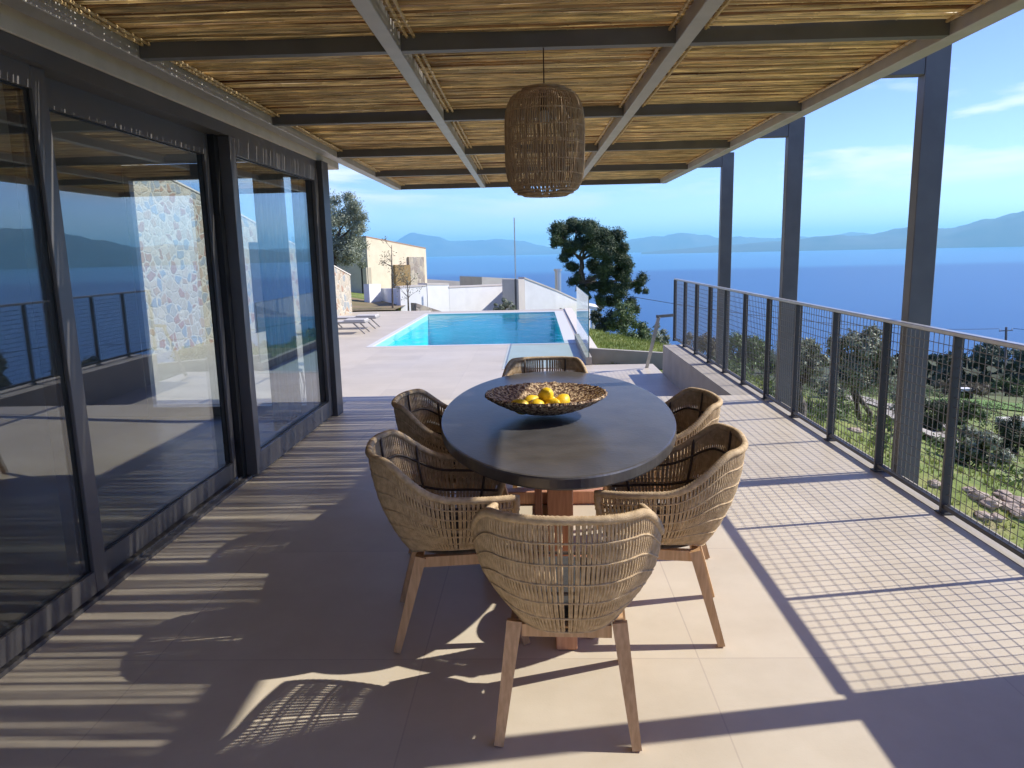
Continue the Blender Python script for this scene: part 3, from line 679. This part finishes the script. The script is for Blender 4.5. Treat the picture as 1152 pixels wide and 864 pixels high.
bb = MB(); bb.grid(20, 11, lambda a, b: (.03*math.sin(math.pi*b/10)*math.cos(2*math.pi*a/20), .03*math.sin(math.pi*b/10)*math.sin(2*math.pi*a/20), .385+.035*math.cos(math.pi*b/10)), wrapu=True); bb.build('bulb', M['bulb'], pd, smooth=True)
MB().tube([(0, 0, .522), (0, 0, 2.642-1.93)], .0035, 6).build('cord', M['cord'], pd)

# ---------------------------------------------------------------- deck furniture
def lounger():
    r = thing('sun_lounger', 'x', 'sun lounger', group='sun loungers beside the pool')
    MB().box(-1.85, .0, -.32, -.28, .30, .34, .004).box(-1.85, .0, .28, .32, .30, .34, .004).box(-.04, .0, -.28, .28, .30, .34).box(-1.85, -1.81, -.28, .28, .30, .34).build('frame', M['loungeframe'], r)
    for x in (-.35, -1.5):
        for y in (-.29, .29): MB().bar((x, y, .31), (x+.32, y, .002), .03, .04, (0, 1, 0)).build('leg', M['loungeframe'], r)
    MB().box(-1.2, -.02, -.275, .275, .335, .352, .004).bar((-1.18, 0, .345), (-1.80, 0, .40), .55, .018).build('sling', M['lounge'], r)
    MB().box(-.62, -.03, -.26, .26, .353, .40, .012).build('towel_pad', M['lounge'], r)
    return r
lo = lounger(); lo.location = (-4.75, 20.7, DZ); lo['label'] = 'nearer light grey sun lounger beside the pool deck wall'
dup(lo, (-4.75, 22.1, DZ), 0, 'farther light grey sun lounger, seen behind the nearer one')
s1 = thing('side_table', 'small round grey side table by the glass house corner', 'side table', (-4.28, 14.9, DZ))
MB().tube([(0, 0, .40), (0, 0, .42)], .24, 32).build('table_top', M['loungeframe'], s1)
for i in range(3): MB().tube([(.15*math.cos(i*2.1), .15*math.sin(i*2.1), .40), (.24*math.cos(i*2.1), .24*math.sin(i*2.1), .002)], .012, 8).build('leg', M['loungeframe'], s1)
s2 = thing('wire_stool', 'small dark wire frame stool seen through the last glass door', 'stool', (-3.75, 10.9, DZ))
wb = MB()
for i in range(16):
    a = 2*math.pi*i/16; wb.tube([(.2*math.cos(a), .2*math.sin(a), .45), (.23*math.cos(a), .23*math.sin(a), .25), (.2*math.cos(a), .2*math.sin(a), .003)], .005, 5)
wb.build('wire_cage', M['steel'], s2); MB().tube([(0, 0, .452), (0, 0, .475)], .21, 32).build('seat', M['steel'], s2)

# ---------------------------------------------------------------- stone wing wall on the left
sw = thing('stone_wall', 'cream and blue grey rubble stone wall with sloping top left of the pool', 'stone wall', (-7.05, 28.2, DZ))
L(MB().wall([(-9.11, 15.2, -1.2, 4.2), (-8.3, 20.3, -1.2, 3.0), (-7.05, 28.2, -1.2, .92)], .45), 'masonry', M['stone'], sw)
cpn = MB(); cpn.bar((-9.33, 15.2, 4.22), (-8.53, 20.3, 3.02), .5, .04).bar((-8.53, 20.3, 3.02), (-7.27, 28.25, .94), .5, .04); L(cpn, 'capping', M['render'], sw)
dr = MB(); dr.bar((-8.05, 21.7, .35), (-7.92, 22.5, .35), 1.7, .03, (1, 0, 0)); L(MB().wall([(-8.15, 21.2, -.5, 2.1), (-7.98, 22.3, -.5, 2.1)], .1), 'dark_door', M['dark'], sw)

# ---------------------------------------------------------------- neighbouring buildings
def pw(pts, base=-7):       # (px, top py, Y) -> wall profile points
    out = []
    for px, py, Y in pts:
        p = at(px, py, Y); out.append((p.x, p.y, base, p.z))
    return out
p = at(478, 320, 46); cb = thing('cream_house', 'cream rendered house with sloping roofline behind the stone wall', 'house', (p.x, p.y, -3))
L(MB().wall(pw([(412, 267, 40), (479, 280, 46)], -4), 4.5), 'wall', M['cream'], cb)
L(MB().wall(pw([(398, 302, 41.0), (411.8, 301, 39.95)], -4), .3), 'side_wall', M['cream'], cb)
L(MB().wall(pw([(402, 300, 40.5), (406.5, 299.6, 40.1)], -3), .3), 'door', M['dark'], cb)
a = at(460, 289, 43.8); b = at(477, 289, 45.4)
L(MB().wall([(a.x, a.y, -4, a.z), (b.x, b.y, -4, b.z)], .5), 'stone_pillar', M['stone2'], cb)
a = at(443, 298, 42.4); b = at(460, 298, 43.9)
L(MB().wall([(a.x+.1, a.y-.1, -4, a.z), (b.x+.1, b.y-.1, -4, b.z)], .2), 'timber_screen', M['timber'], cb)
wh = thing('white_house', 'long low white rendered house and courtyard walls beyond the pool', 'house', (at(520, 345, 34).x, 34, -3))
L(MB().wall(pw([(450, 324, 31), (480, 322, 32)]), .3), 'courtyard_wall', M['white'], wh)
L(MB().wall(pw([(480.5, 320.5, 32), (505, 320.5, 33)]), .5), 'courtyard_wall', M['white'], wh)
L(MB().wall(pw([(505.3, 324, 33), (576, 321, 36)]), .4), 'courtyard_wall', M['white'], wh)
L(MB().wall(pw([(415, 319.5, 33.2), (428, 319.5, 34)]), .3), 'entrance_wall', M['white'], wh)
L(MB().wall(pw([(428.3, 324.5, 34.6), (450, 324.5, 31.2)]), .25), 'entrance_wall', M['white'], wh)
L(MB().wall(pw([(576.5, 315, 37), (583, 314.5, 34.6)]), .25), 'house_wall', M['beige'], wh)
L(MB().wall(pw([(583.2, 314.2, 33.0), (590, 314, 33.3)]), 1.0), 'house_wall', M['beige'], wh)
L(MB().wall(pw([(590.2, 313.5, 33.4), (625, 327, 34.5), (664, 345, 36)]), .4), 'house_wall', M['white'], wh)
L(MB().wall(pw([(542, 311.5, 45), (587, 314, 46.5)]), 3), 'roof_parapet', M['beige'], wh)
L(MB().wall(pw([(478, 314, 50), (543, 318, 52)]), 4), 'roof_parapet', M['beige'], wh)
p = at(628, 328, 38); c_ = MB().tube([(p.x, p.y, p.z-1.5), (p.x, p.y, at(628, 305, 38).z)], .16, 14).tube([(p.x, p.y, at(628, 305, 38).z), (p.x, p.y, at(628, 302.5, 38).z)], .22, 14)
L(c_, 'chimney', M['chrome'], wh)
p = at(674, 346, 33); q = at(656, 343, 33)
rf = MB().wall([(q.x, q.y, q.z-.12, q.z), (p.x, p.y, p.z-.12, p.z)], 2.2); L(rf, 'canopy', M['white'], wh)
L(MB().tube([(p.x-.25, p.y+.2, -7), (p.x-.25, p.y+.2, p.z-.12)], .07, 8), 'canopy_post', M['white'], wh)
a, b, c = at(579, 245, 32.5), at(580, 314, 32.5), at(580.5, 346, 32.5)
ms = thing('flagpole', 'thin bare metal mast rising in front of the white house', 'mast', (b.x, b.y, c.z-1))
L(MB().tube([(b.x, b.y, c.z-1), (b.x, b.y, b.z)], .055, 8), 'base', M['steel'], ms); L(MB().tube([(b.x, b.y, b.z), (b.x, b.y, a.z)], .028, 6), 'mast', M['galv'], ms)
a = at(468, 341, 29.5); b = at(497, 349, 30.3)
tag(MB().wall([(a.x, a.y, -2, a.z), (b.x, b.y, -2, b.z-.05)], .4).build('stone_kerb', M['stone2']), 'short sloping rubble kerb at the foot of the white courtyard wall', 'stone kerb')
for pts_, th_ in (([(450, 324, 31), (480, 322, 32)], .3), ([(480.5, 320.5, 32), (505, 320.5, 33)], .5), ([(505.3, 324, 33), (576, 321, 36)], .4), ([(590.2, 313.5, 33.4), (625, 327, 34.5), (664, 345, 36)], .4), ([(412, 267, 40), (479, 280, 46)], 1)):
    q_ = [(x, y-.03, z+.002, z+.07) for x, y, b_, z in pw(pts_)]
    L(MB().wall(q_, th_+.06), 'wall_coping', M['beige'] if pts_[0][0] != 412 else M['rooftile'], wh if pts_[0][0] != 412 else cb)
tag(MB().grid(14, 14, lambda a_, b_: (lambda x, y: (x, y, max(hgt(x, y), -.49)+.04+.11*max(0, -x-7.4)*sstep(28, 31, y)))(-14+8.5*a_/13, 28.65+6*b_/13)).build('soil_bank', M['soil'], smooth=True), kind='structure')

# ---------------------------------------------------------------- vegetation
def leaves(mb, cl, n, size, rr, flat=.0, shellw=.4, asp=.45):
    tot = sum(c[3]**2 for c in cl)
    for c in cl:
        k = int(n*c[3]**2/tot)
        for _ in range(k):
            d = Vector((rr.gauss(0, 1), rr.gauss(0, 1), rr.gauss(0, 1))); d.normalize()
            q = (shellw+(1-shellw)*rr.random())*c[3]*(.72+.62*rr.random()**1.6)
            p = Vector((c[0]+d.x*q, c[1]+d.y*q, c[2]+d.z*q*(1-flat)))
            u = Vector((rr.gauss(0, 1), rr.gauss(0, 1), rr.gauss(0, 1))).normalized(); v = u.cross(d+Vector((.3, .2, .5))*rr.random()).normalized()
            s_ = size*rr.uniform(.6, 1.35); i = len(mb.v)
            mb.v += [tuple(p-u*s_), tuple(p+v*s_*asp), tuple(p+u*s_), tuple(p-v*s_*asp)]; mb.f.append((i, i+1, i+2, i+3))
def branch(mb, a, b, r0, r1, rr, wob=.08, n=6):
    a, b = Vector(a), Vector(b); Ln = (b-a).length; pts = []; rs = []
    for i in range(n+1):
        q = i/n; p = a.lerp(b, q)+Vector((rr.uniform(-1, 1), rr.uniform(-1, 1), rr.uniform(-.5, .5)))*Ln*wob*math.sin(math.pi*q); pts.append(p); rs.append(r0+(r1-r0)*q)
    mb.tube(pts, r0, 7, rs=rs); return pts
def tree(name, label, cat, base, top_c, rx, rz, nclump, nleaf, lsize, m, seed, trunk=.12, group=None, cr=.36, bm=None, multi=1, flat=.15, lean=(0, 0), extra=None):
    rr = random.Random(seed); base = Vector(base); tc_ = Vector(top_c)
    r = thing(name, label, cat, base, 0, group); cl = []
    for _ in range(nclump):
        while True:
            d = Vector((rr.uniform(-1, 1), rr.uniform(-1, 1), rr.uniform(-1, 1)))
            if d.length < 1: break
        d *= .82; s_ = cr*rr.uniform(.6, 1.25)
        cl.append((tc_.x+d.x*rx, tc_.y+d.y*rx, tc_.z+d.z*rz, s_*min(rx, rz)))
    if extra: cl += extra
    tb_ = MB()
    for k in range(multi):
        b0 = base+Vector((rr.uniform(-1, 1), rr.uniform(-1, 1), 0))*(.0 if multi == 1 else trunk*1.6)
        b0.z = base.z-.15
        fork = Vector((tc_.x+rr.uniform(-.3, .3)*rx*(multi > 1), tc_.y+rr.uniform(-.3, .3)*rx*(multi > 1), tc_.z-rz*.35))
        branch(tb_, b0, fork, trunk, trunk*.55, rr, .07)
        for c in rr.sample(cl, min(len(cl), 9)):
            branch(tb_, fork if rr.random() < .5 else b0.lerp(fork, rr.uniform(.6, 1)), (c[0], c[1], c[2]), trunk*.4, trunk*.1, rr, .1)
    L(tb_, 'trunk', bm or M['bark'], r, smooth=True)
    mb = MB(); leaves(mb, cl, nleaf, lsize, rr, flat)
    L(mb, 'crown', m, r); return r

# stone pine: parasol crown with a hanging right side
Yp = 54
def P_(px, py, Y=Yp): return at(px, py, Y)
rr = random.Random(31)
pine = thing('pine_tree', 'large dark umbrella pine standing over the sea beyond the pool', 'tree', (P_(668, 360).x, Yp, hgt(P_(668, 360).x, Yp)))
cl = []
for px, py, r_ in [(632, 262, 14), (648, 256, 13), (662, 256, 14), (676, 262, 15), (690, 268, 14), (700, 277, 12), (628, 274, 9), (640, 280, 12), (655, 272, 12), (670, 280, 15), (686, 286, 15), (702, 292, 13), (636, 288, 7), (646, 302, 8), (648, 314, 9), (655, 326, 8), (668, 300, 11), (682, 304, 14), (697, 308, 14), (664, 318, 11), (678, 324, 13), (694, 326, 13), (706, 318, 9), (719, 314, 9), (722, 326, 7), (709, 338, 9), (690, 340, 9), (674, 338, 8), (712, 350, 6), (660, 336, 6), (704, 300, 9)]:
    for _ in range(4):
        q = P_(px+rr.uniform(-5, 5), py+rr.uniform(-5, 5), Yp+rr.uniform(-2.4, 2.4)); cl.append((q.x, q.y, q.z, r_*.76*Yp/845*rr.uniform(.65, 1.05)))
tb_ = MB(); b0 = P_(652, 352); b0.z = hgt(b0.x, b0.y)-.2
f1 = P_(655, 318); branch(tb_, b0, f1, .28, .22, rr, .03); f2 = P_(654, 292); branch(tb_, f1, f2, .22, .15, rr, .05)
for px, py in [(632, 266), (648, 260), (640, 282), (676, 266), (690, 274), (662, 262)]: branch(tb_, f2, P_(px, py, Yp+rr.uniform(-1.5, 1.5)), .10, .03, rr, .09)
for px, py in [(700, 300), (690, 324), (706, 336), (720, 316), (676, 308), (672, 330)]: branch(tb_, f1, P_(px, py, Yp+rr.uniform(-1.5, 1.5)), .10, .03, rr, .09)
L(tb_, 'trunk', M['bark'], pine, smooth=True)
mb = MB(); leaves(mb, cl, 150000, .10, rr, .1, .25, .26); L(mb, 'crown', M['pine'], pine)

# big olive behind the stone wall on the left
def P2(px, py, Y=36): return at(px, py, Y)
c0 = P2(372, 262); g0 = (c0.x, 36, hgt(c0.x, 36))
ex = [(lambda q: (q.x, q.y, q.z, r_*36/845))(P2(px, py, 36+rr.uniform(-1, 1))) for px, py, r_ in [(398, 232, 11), (408, 244, 7), (402, 258, 9), (392, 222, 9), (396, 272, 9), (402, 288, 9), (388, 292, 11), (408, 298, 6)] for _ in (0, 1)]
tree('olive_tree', 'tall bushy olive tree beside the last glass door, behind the stone wall', 'tree', g0, c0, 1.9, 2.1, 40, 30000, .05, M['olive'], 3, .22, cr=.30, extra=ex)

# sparse young trees in front of the white wall
for px, pb, pt, Y, n_, lab in [(441.5, 347, 276, 29.6, 420, 'tall thin young tree with sparse leaves before the white courtyard wall'), (459.5, 348, 318, 29.4, 230, 'short bare sapling right of the tall young tree')]:
    rr = random.Random(int(px)); a = at(px, pb, Y); b = at(px-1, pt, Y); r = thing('young_tree', lab, 'tree', a)
    tb_ = MB(); tb_.tube([a-Vector((0, 0, .4)), a.lerp(b, .5), b], .03, 6, rs=[.045, .03, .01]); mb = MB()
    for i in range(16):
        s_ = a.lerp(b, rr.uniform(.3, .95)); e_ = s_+Vector((rr.uniform(-.5, .5), rr.uniform(-.3, .3), rr.uniform(.1, .6)))
        branch(tb_, s_, e_, .010, .003, rr, .1, 3); leaves(mb, [(e_.x, e_.y, e_.z, .22)], n_//16, .035, rr)
    L(tb_, 'trunk', M['bark'], r); L(mb, 'crown', M['dry'] if px < 450 else M['olive'], r)

def bush(name, label, px, py, Y, wpx, hpx, m, seed, n=3500, ls=.045, group=None, z=None, cat='shrub'):
    c = at(px, py, Y); rx = wpx/2*Y/845; rz = hpx/2*Y/845; gz = hgt(c.x, c.y) if z is None else z
    tree(name, label, cat, (c.x, c.y, min(gz, c.z-rz*.8)), c, rx, rz, 16, n, ls, m, seed, .03, group, cr=.42, multi=3, flat=.1)
bush('shrub', 'low spreading green shrub at the far edge of the pool', 566, 344, 28.9, 40, 15, M['olive'], 51, 2600, .04)
bush('shrub', 'dry little plant by the far right pool corner', 634, 350, 28.6, 14, 7, M['dry'], 52, 500, .03)
bush('shrub', 'small dark bush right of the white canopy post', 676, 360, 30, 30, 36, M['darkbush'], 53, 3000, .05)
bush('shrub', 'dark green shrub beneath the umbrella pine', 700, 362, 30, 44, 44, M['bush'], 54, 5000, .05)
bush('shrub', 'leafy light green shrub at the top of the grass slope', 714, 378, 26, 54, 42, M['bush'], 55, 6000, .05)
bush('shrub', 'greyish shrub just left of the steel handrail', 736, 380, 27, 34, 40, M['olive'], 56, 3500, .045)
bush('shrub', 'brownish shrub behind the first railing bays beyond the handrail', 790, 386, 26, 56, 34, M['dry'], 57, 3200, .045)
bush('shrub', 'green hedge clump between the second and third columns', 838, 392, 24, 60, 50, M['bush'], 58, 5000, .05)

# olives on the slope to the right
def gtree(label, px, py, tpx, tpy, wpx, hpx, m, seed, n, ls, trunk, multi, cr=.3, name='olive_tree', ex=None):
    g = onground(px, py); Y = g.y; c = at(tpx, tpy, Y); rx = wpx/2*Y/845; rz = hpx/2*Y/845
    return tree(name, label, 'tree', g, c, rx, rz, 34, n, ls, m, seed, trunk, cr=cr, multi=multi)
gtree('silvery olive tree with forked bare trunks behind the mesh railing', 978, 478, 968, 404, 92, 84, M['olive'], 61, 15000, .033, .055, 2, .27)
gtree('dark leaning olive with thick trunk left of the silvery olive', 903, 476, 902, 408, 66, 84, M['olive'], 62, 10000, .036, .11, 2, .26)
gtree('small olive tree right of the second column', 884, 430, 880, 396, 44, 36, M['olive'], 63, 6000, .04, .05, 1, .32)
def gbush(label, px, py, wpx, hpx, m, seed, n=4000, ls=.04, name='shrub'):
    g = onground(px, py); Y = g.y; c = at(px, py-hpx*.45, Y); rx = wpx/2*Y/845; rz = hpx/2*Y/845
    tree(name, label, 'shrub', g, c, rx, rz, 18, n, ls*max(1, Y/22), m, seed, .025*Y/20, None, cr=.42, multi=3, flat=.1)
gbush('white flowering grey shrub beside the gravel path', 1022, 474, 46, 52, M['olive'], 71, 5000)
gbush('dark round shrub along the gravel path, right of the first column', 1052, 486, 50, 42, M['darkbush'], 72, 5000)
gbush('wild olive sprawl at the lower right behind the railing', 1098, 528, 70, 48, M['olive'], 73, 6500, .035)
gbush('dark bush beneath the bright meadow', 1082, 478, 60, 30, M['bush'], 74, 4500)
gbush('dark shrub at the right frame edge below the meadow', 1140, 512, 42, 50, M['darkbush'], 75, 5000)
gbush('brown leafless thicket before the pale roofed house', 1085, 448, 70, 26, M['dry'], 76, 4500)
gbush('yellow green thicket under the utility pole', 1132, 446, 44, 24, M['bush'], 77, 3500)
gbush('green bank of bushes left of the silvery olive', 868, 420, 50, 26, M['bush'], 78, 4500)
gbush('low green bushes below the brown shrub by the handrail', 812, 408, 46, 22, M['bush'], 79, 3500)
gbush('light shrub on the slope behind the olive trunks', 940, 448, 60, 26, M['olive'], 80, 4000)
gbush('dark clump of evergreens left of the pale roofed house', 1062, 424, 60, 30, M['darkbush'], 81, 5000)
gbush('conical evergreen above the pale roofed house', 1113, 418, 44, 44, M['darkbush'], 82, 4500)
gbush('round dark pine on the skyline right of the first column', 1043, 400, 36, 22, M['pine'], 83, 4500, name='pine_tree')
gbush('second dark pine on the skyline before the sea', 1066, 402, 38, 26, M['pine'], 84, 4500, name='pine_tree')
gbush('dark tree at the right frame edge on the skyline', 1148, 420, 40, 32, M['darkbush'], 85, 4500)

# wood covering the lower slope down to the shore
rr = random.Random(5); mb = MB(); cl = []
for _ in range(1500):
    d = 60+540*rr.random()**1.2; A = rad(rr.uniform(-25, 62)); x, y = d*math.sin(A), d*math.cos(A)
    if noise.noise(Vector((x*.02, y*.02, 8))) < -.12: continue
    z = hgt(x, y); s_ = rr.uniform(1.1, 2.6); cl.append((x, y, z+s_*.7, s_))
leaves(mb, cl, 60000, .55, rr, .3, .6, .7)
tag(mb.build('woodland', M['wood_far']), 'dark scrub and woodland falling to the shore', 'woodland', kind='stuff')

# low scrub merging the bushes into the slope
rr = random.Random(77); mb = MB(); cl = []
for _ in range(900):
    d = 11+60*rr.random()**1.1; A = rad(rr.uniform(9, 50)); x, y = d*math.sin(A), d*math.cos(A)
    if x < 3.2 or noise.noise(Vector((x*.12, y*.12, 5))) < .02: continue
    s_ = rr.uniform(.12, .42)*(1+d/60); cl.append((x, y, hgt(x, y)+s_*.35, s_))
leaves(mb, cl, 42000, .05, rr, .45, .2, .4)
tag(mb.build('scrub', M['bush']), 'low green scrub growing over the slope', 'scrub', kind='stuff')
# grass, stones, paths
rr = random.Random(9); mb = MB()
def blades(x, y, z, s_):
    for _ in range(3):
        a = rr.uniform(0, 6.28); dx, dy = math.cos(a)*s_*.12, math.sin(a)*s_*.12; tx, ty = rr.uniform(-.5, .5)*s_, rr.uniform(-.5, .5)*s_
        i = len(mb.v); mb.v += [(x-dx, y-dy, z-.02), (x+dx, y+dy, z-.02), (x+tx, y+ty, z+s_)]; mb.f.append((i, i+1, i+2))
for _ in range(15000):
    x = rr.uniform(1.4, 6); y = rr.uniform(14.6, 26); blades(x, y, hgt(x, y), rr.uniform(.03, .09))
for _ in range(26000):
    d = 5+25*rr.random()**.8; A = rad(rr.uniform(8, 52)); x, y = d*math.sin(A), d*math.cos(A)
    if x < 2.8 or noise.noise(Vector((x*.4, y*.4, 2))) < -.15: continue
    blades(x, y, hgt(x, y), rr.uniform(.03, .10))
tag(mb.build('grass', M['grassblade']), 'short patchy grass on the slope below the terrace', 'grass', kind='stuff')
def ribbon(name, pts, m, lift=.05):
    mb = MB(); P = []
    for px, py, w_ in pts: g = onground(px, py); P.append((g.x, g.y, w_))
    Q = []
    for i in range(len(P)-1):
        for s_ in range(12): q = s_/12; Q.append(tuple(P[i][k]*(1-q)+P[i+1][k]*q for k in range(3)))
    Q.append(P[-1]); n_ = len(Q)
    def fn(a, b):
        x, y, w_ = Q[a]; x2, y2, _ = Q[min(a+1, n_-1)]; x1, y1, _ = Q[max(a-1, 0)]; d = Vector((x2-x1, y2-y1, 0)).normalized(); nn = Vector((-d.y, d.x, 0))*(w_*(b/6-.5)); X, Y = x+nn.x, y+nn.y
        return (X, Y, max(hgt(X, Y), hgt(X+.2, Y), hgt(X-.2, Y), hgt(X, Y+.2))+lift)
    mb.grid(n_, 7, fn); return tag(mb.build(name, m, smooth=True), kind='structure')
ribbon('path', [(905, 436, 1.6), (960, 447, 1.8), (1015, 462, 1.8), (1045, 488, 1.5), (1075, 508, 1.3), (1110, 522, 1.1)], M['gravel'])
ribbon('meadow', [(1092, 458, 9), (1200, 462, 9)], M['meadow'])
def rock(x, y, s_, lab):
    mb = MB(); z = hgt(x, y); sd = rr.random()*50
    def fn(a, b):
        th = 2*math.pi*a/14; ph = math.pi*b/9; d = Vector((math.sin(ph)*math.cos(th), math.sin(ph)*math.sin(th), math.cos(ph))); k = s_*(1+.45*noise.noise(d*1.6+Vector((sd, 0, 0)))); return (d.x*k*1.3, d.y*k, d.z*k*.6)
    mb.grid(14, 10, fn, wrapu=True); o = mb.build('rock', M['rock']); o.location = (x, y, z+s_*.1); return tag(o, lab, 'rock', 'rocks on the grass below the railing')
for px, py, s_ in [(1098, 565, .14), (1112, 572, .16), (1126, 560, .13), (1140, 566, .2), (1146, 580, .16), (1105, 583, .12), (1132, 577, .13), (1090, 553, .09), (1120, 590, .1), (1050, 545, .1), (1062, 552, .07), (960, 486, .12), (990, 480, .1)]:
    g = onground(px, py); rock(g.x, g.y, s_*.7, 'weathered pinkish rock lying in the grass below the railing')

# houses down the slope
def house(label, pxl, pxr, pyt, pyb, wallm, roofm, gable=True):
    g = onground((pxl+pxr)/2, pyb); Y = g.y; a = at(pxl, pyb, Y); b = at(pxr, pyb, Y); t_ = at((pxl+pxr)/2, pyt, Y); w_ = b.x-a.x; z0 = g.z-1.5; zt = t_.z; dpt = w_*.7
    r = thing('house', label, 'house', (a.x+w_/2, Y, z0)); ze = zt-(zt-g.z)*.35 if gable else zt
    MB().box(-w_/2, w_/2, 0, dpt, 0, ze-z0).build('wall', wallm, r)
    rf = MB()
    if gable:
        i = 0; o_ = .3; rf.v = [(-w_/2-o_, -o_, ze-z0+.02), (w_/2+o_, -o_, ze-z0+.02), (w_/2+o_, dpt+o_, ze-z0+.02), (-w_/2-o_, dpt+o_, ze-z0+.02), (-w_/2-o_, dpt/2, zt-z0), (w_/2+o_, dpt/2, zt-z0)]
        rf.f = [(0, 1, 5, 4), (2, 3, 4, 5), (0, 4, 3), (1, 2, 5), (3, 2, 1, 0)]
    else: rf.box(-w_/2-.15, w_/2+.15, -.15, dpt+.15, ze-z0+.005, ze-z0+.2)
    rf.build('roof', roofm, r)
    for k in (-.25, .22): MB().box(w_*k-.4, w_*k+.4, -.06, -.004, (ze-z0)*.62, (ze-z0)*.62+.9).build('window', M['dark'], r)
    return r
house('far low house with grey blue roof among the dark trees by the sea', 1034, 1060, 397, 408, M['beige'], M['roofblue'])
house('far house with pale cream roof left of the utility pole', 1090, 1131, 421, 432, M['beige'], M['roofpale'])
house('tiny white box building below the pale roofed house', 1082, 1089, 440, 449, M['white'], M['white'], False)
house('clay roofed cottage half hidden behind the dark evergreens', 1070, 1086, 424, 432, M['beige'], M['rooftile'])
house('white sided shed at the right frame edge below the meadow', 1136, 1158, 480, 492, M['white'], M['roofpale'], False)

# utility pole and its wires
g = onground(1131, 434); Y = g.y; tp_ = at(1132, 368, Y)
up_ = thing('utility_pole', 'wooden utility pole with crossarm standing among the far trees', 'utility pole', g)
L(MB().tube([(g.x, g.y, g.z-1), (tp_.x, tp_.y, tp_.z)], .2, 8, rs=[.22, .15]), 'pole', M['pole'], up_)
L(MB().bar((tp_.x-1.1, tp_.y-.3, tp_.z-.5), (tp_.x+1.1, tp_.y+.3, tp_.z-.5), .12, .12), 'crossarm', M['pole'], up_)
for k in (-1, 0, 1): L(MB().tube([(tp_.x+k, tp_.y+k*.27, tp_.z-.44), (tp_.x+k, tp_.y+k*.27, tp_.z-.2)], .06, 8), 'insulator', M['white'], up_)
def cable(a, b, sag, lab, r_=.035):
    pts = []
    for i in range(31):
        q = i/30; p = Vector(a).lerp(Vector(b), q); p.z -= sag*4*q*(1-q); pts.append(p)
    tag(MB().tube(pts, r_, 5).build('cable', M['wire2']), lab, 'cable')
cable((tp_.x-1, tp_.y, tp_.z-.2), at(690, 330, 75), 1.2, 'thin black overhead cable running from the utility pole towards the umbrella pine', .03)
cable((tp_.x+1, tp_.y, tp_.z-.2), (tp_.x+45, tp_.y-20, tp_.z+1), 1.6, 'thin overhead cable leaving the utility pole on the right', .03)

# ---------------------------------------------------------------- render settings
vs = S.view_settings; vs.view_transform = 'Standard'; vs.look = 'None'; vs.exposure = 1.0; vs.gamma = 1
c = S.cycles; c.use_denoising = True; c.max_bounces = 10; c.diffuse_bounces = 7; c.glossy_bounces = 4; c.transparent_max_bounces = 24; c.transmission_bounces = 4; c.volume_bounces = 1
c.caustics_reflective = False; c.caustics_refractive = False; c.sample_clamp_indirect = 8
try: c.denoiser = 'OPENIMAGEDENOISE'
except Exception: pass
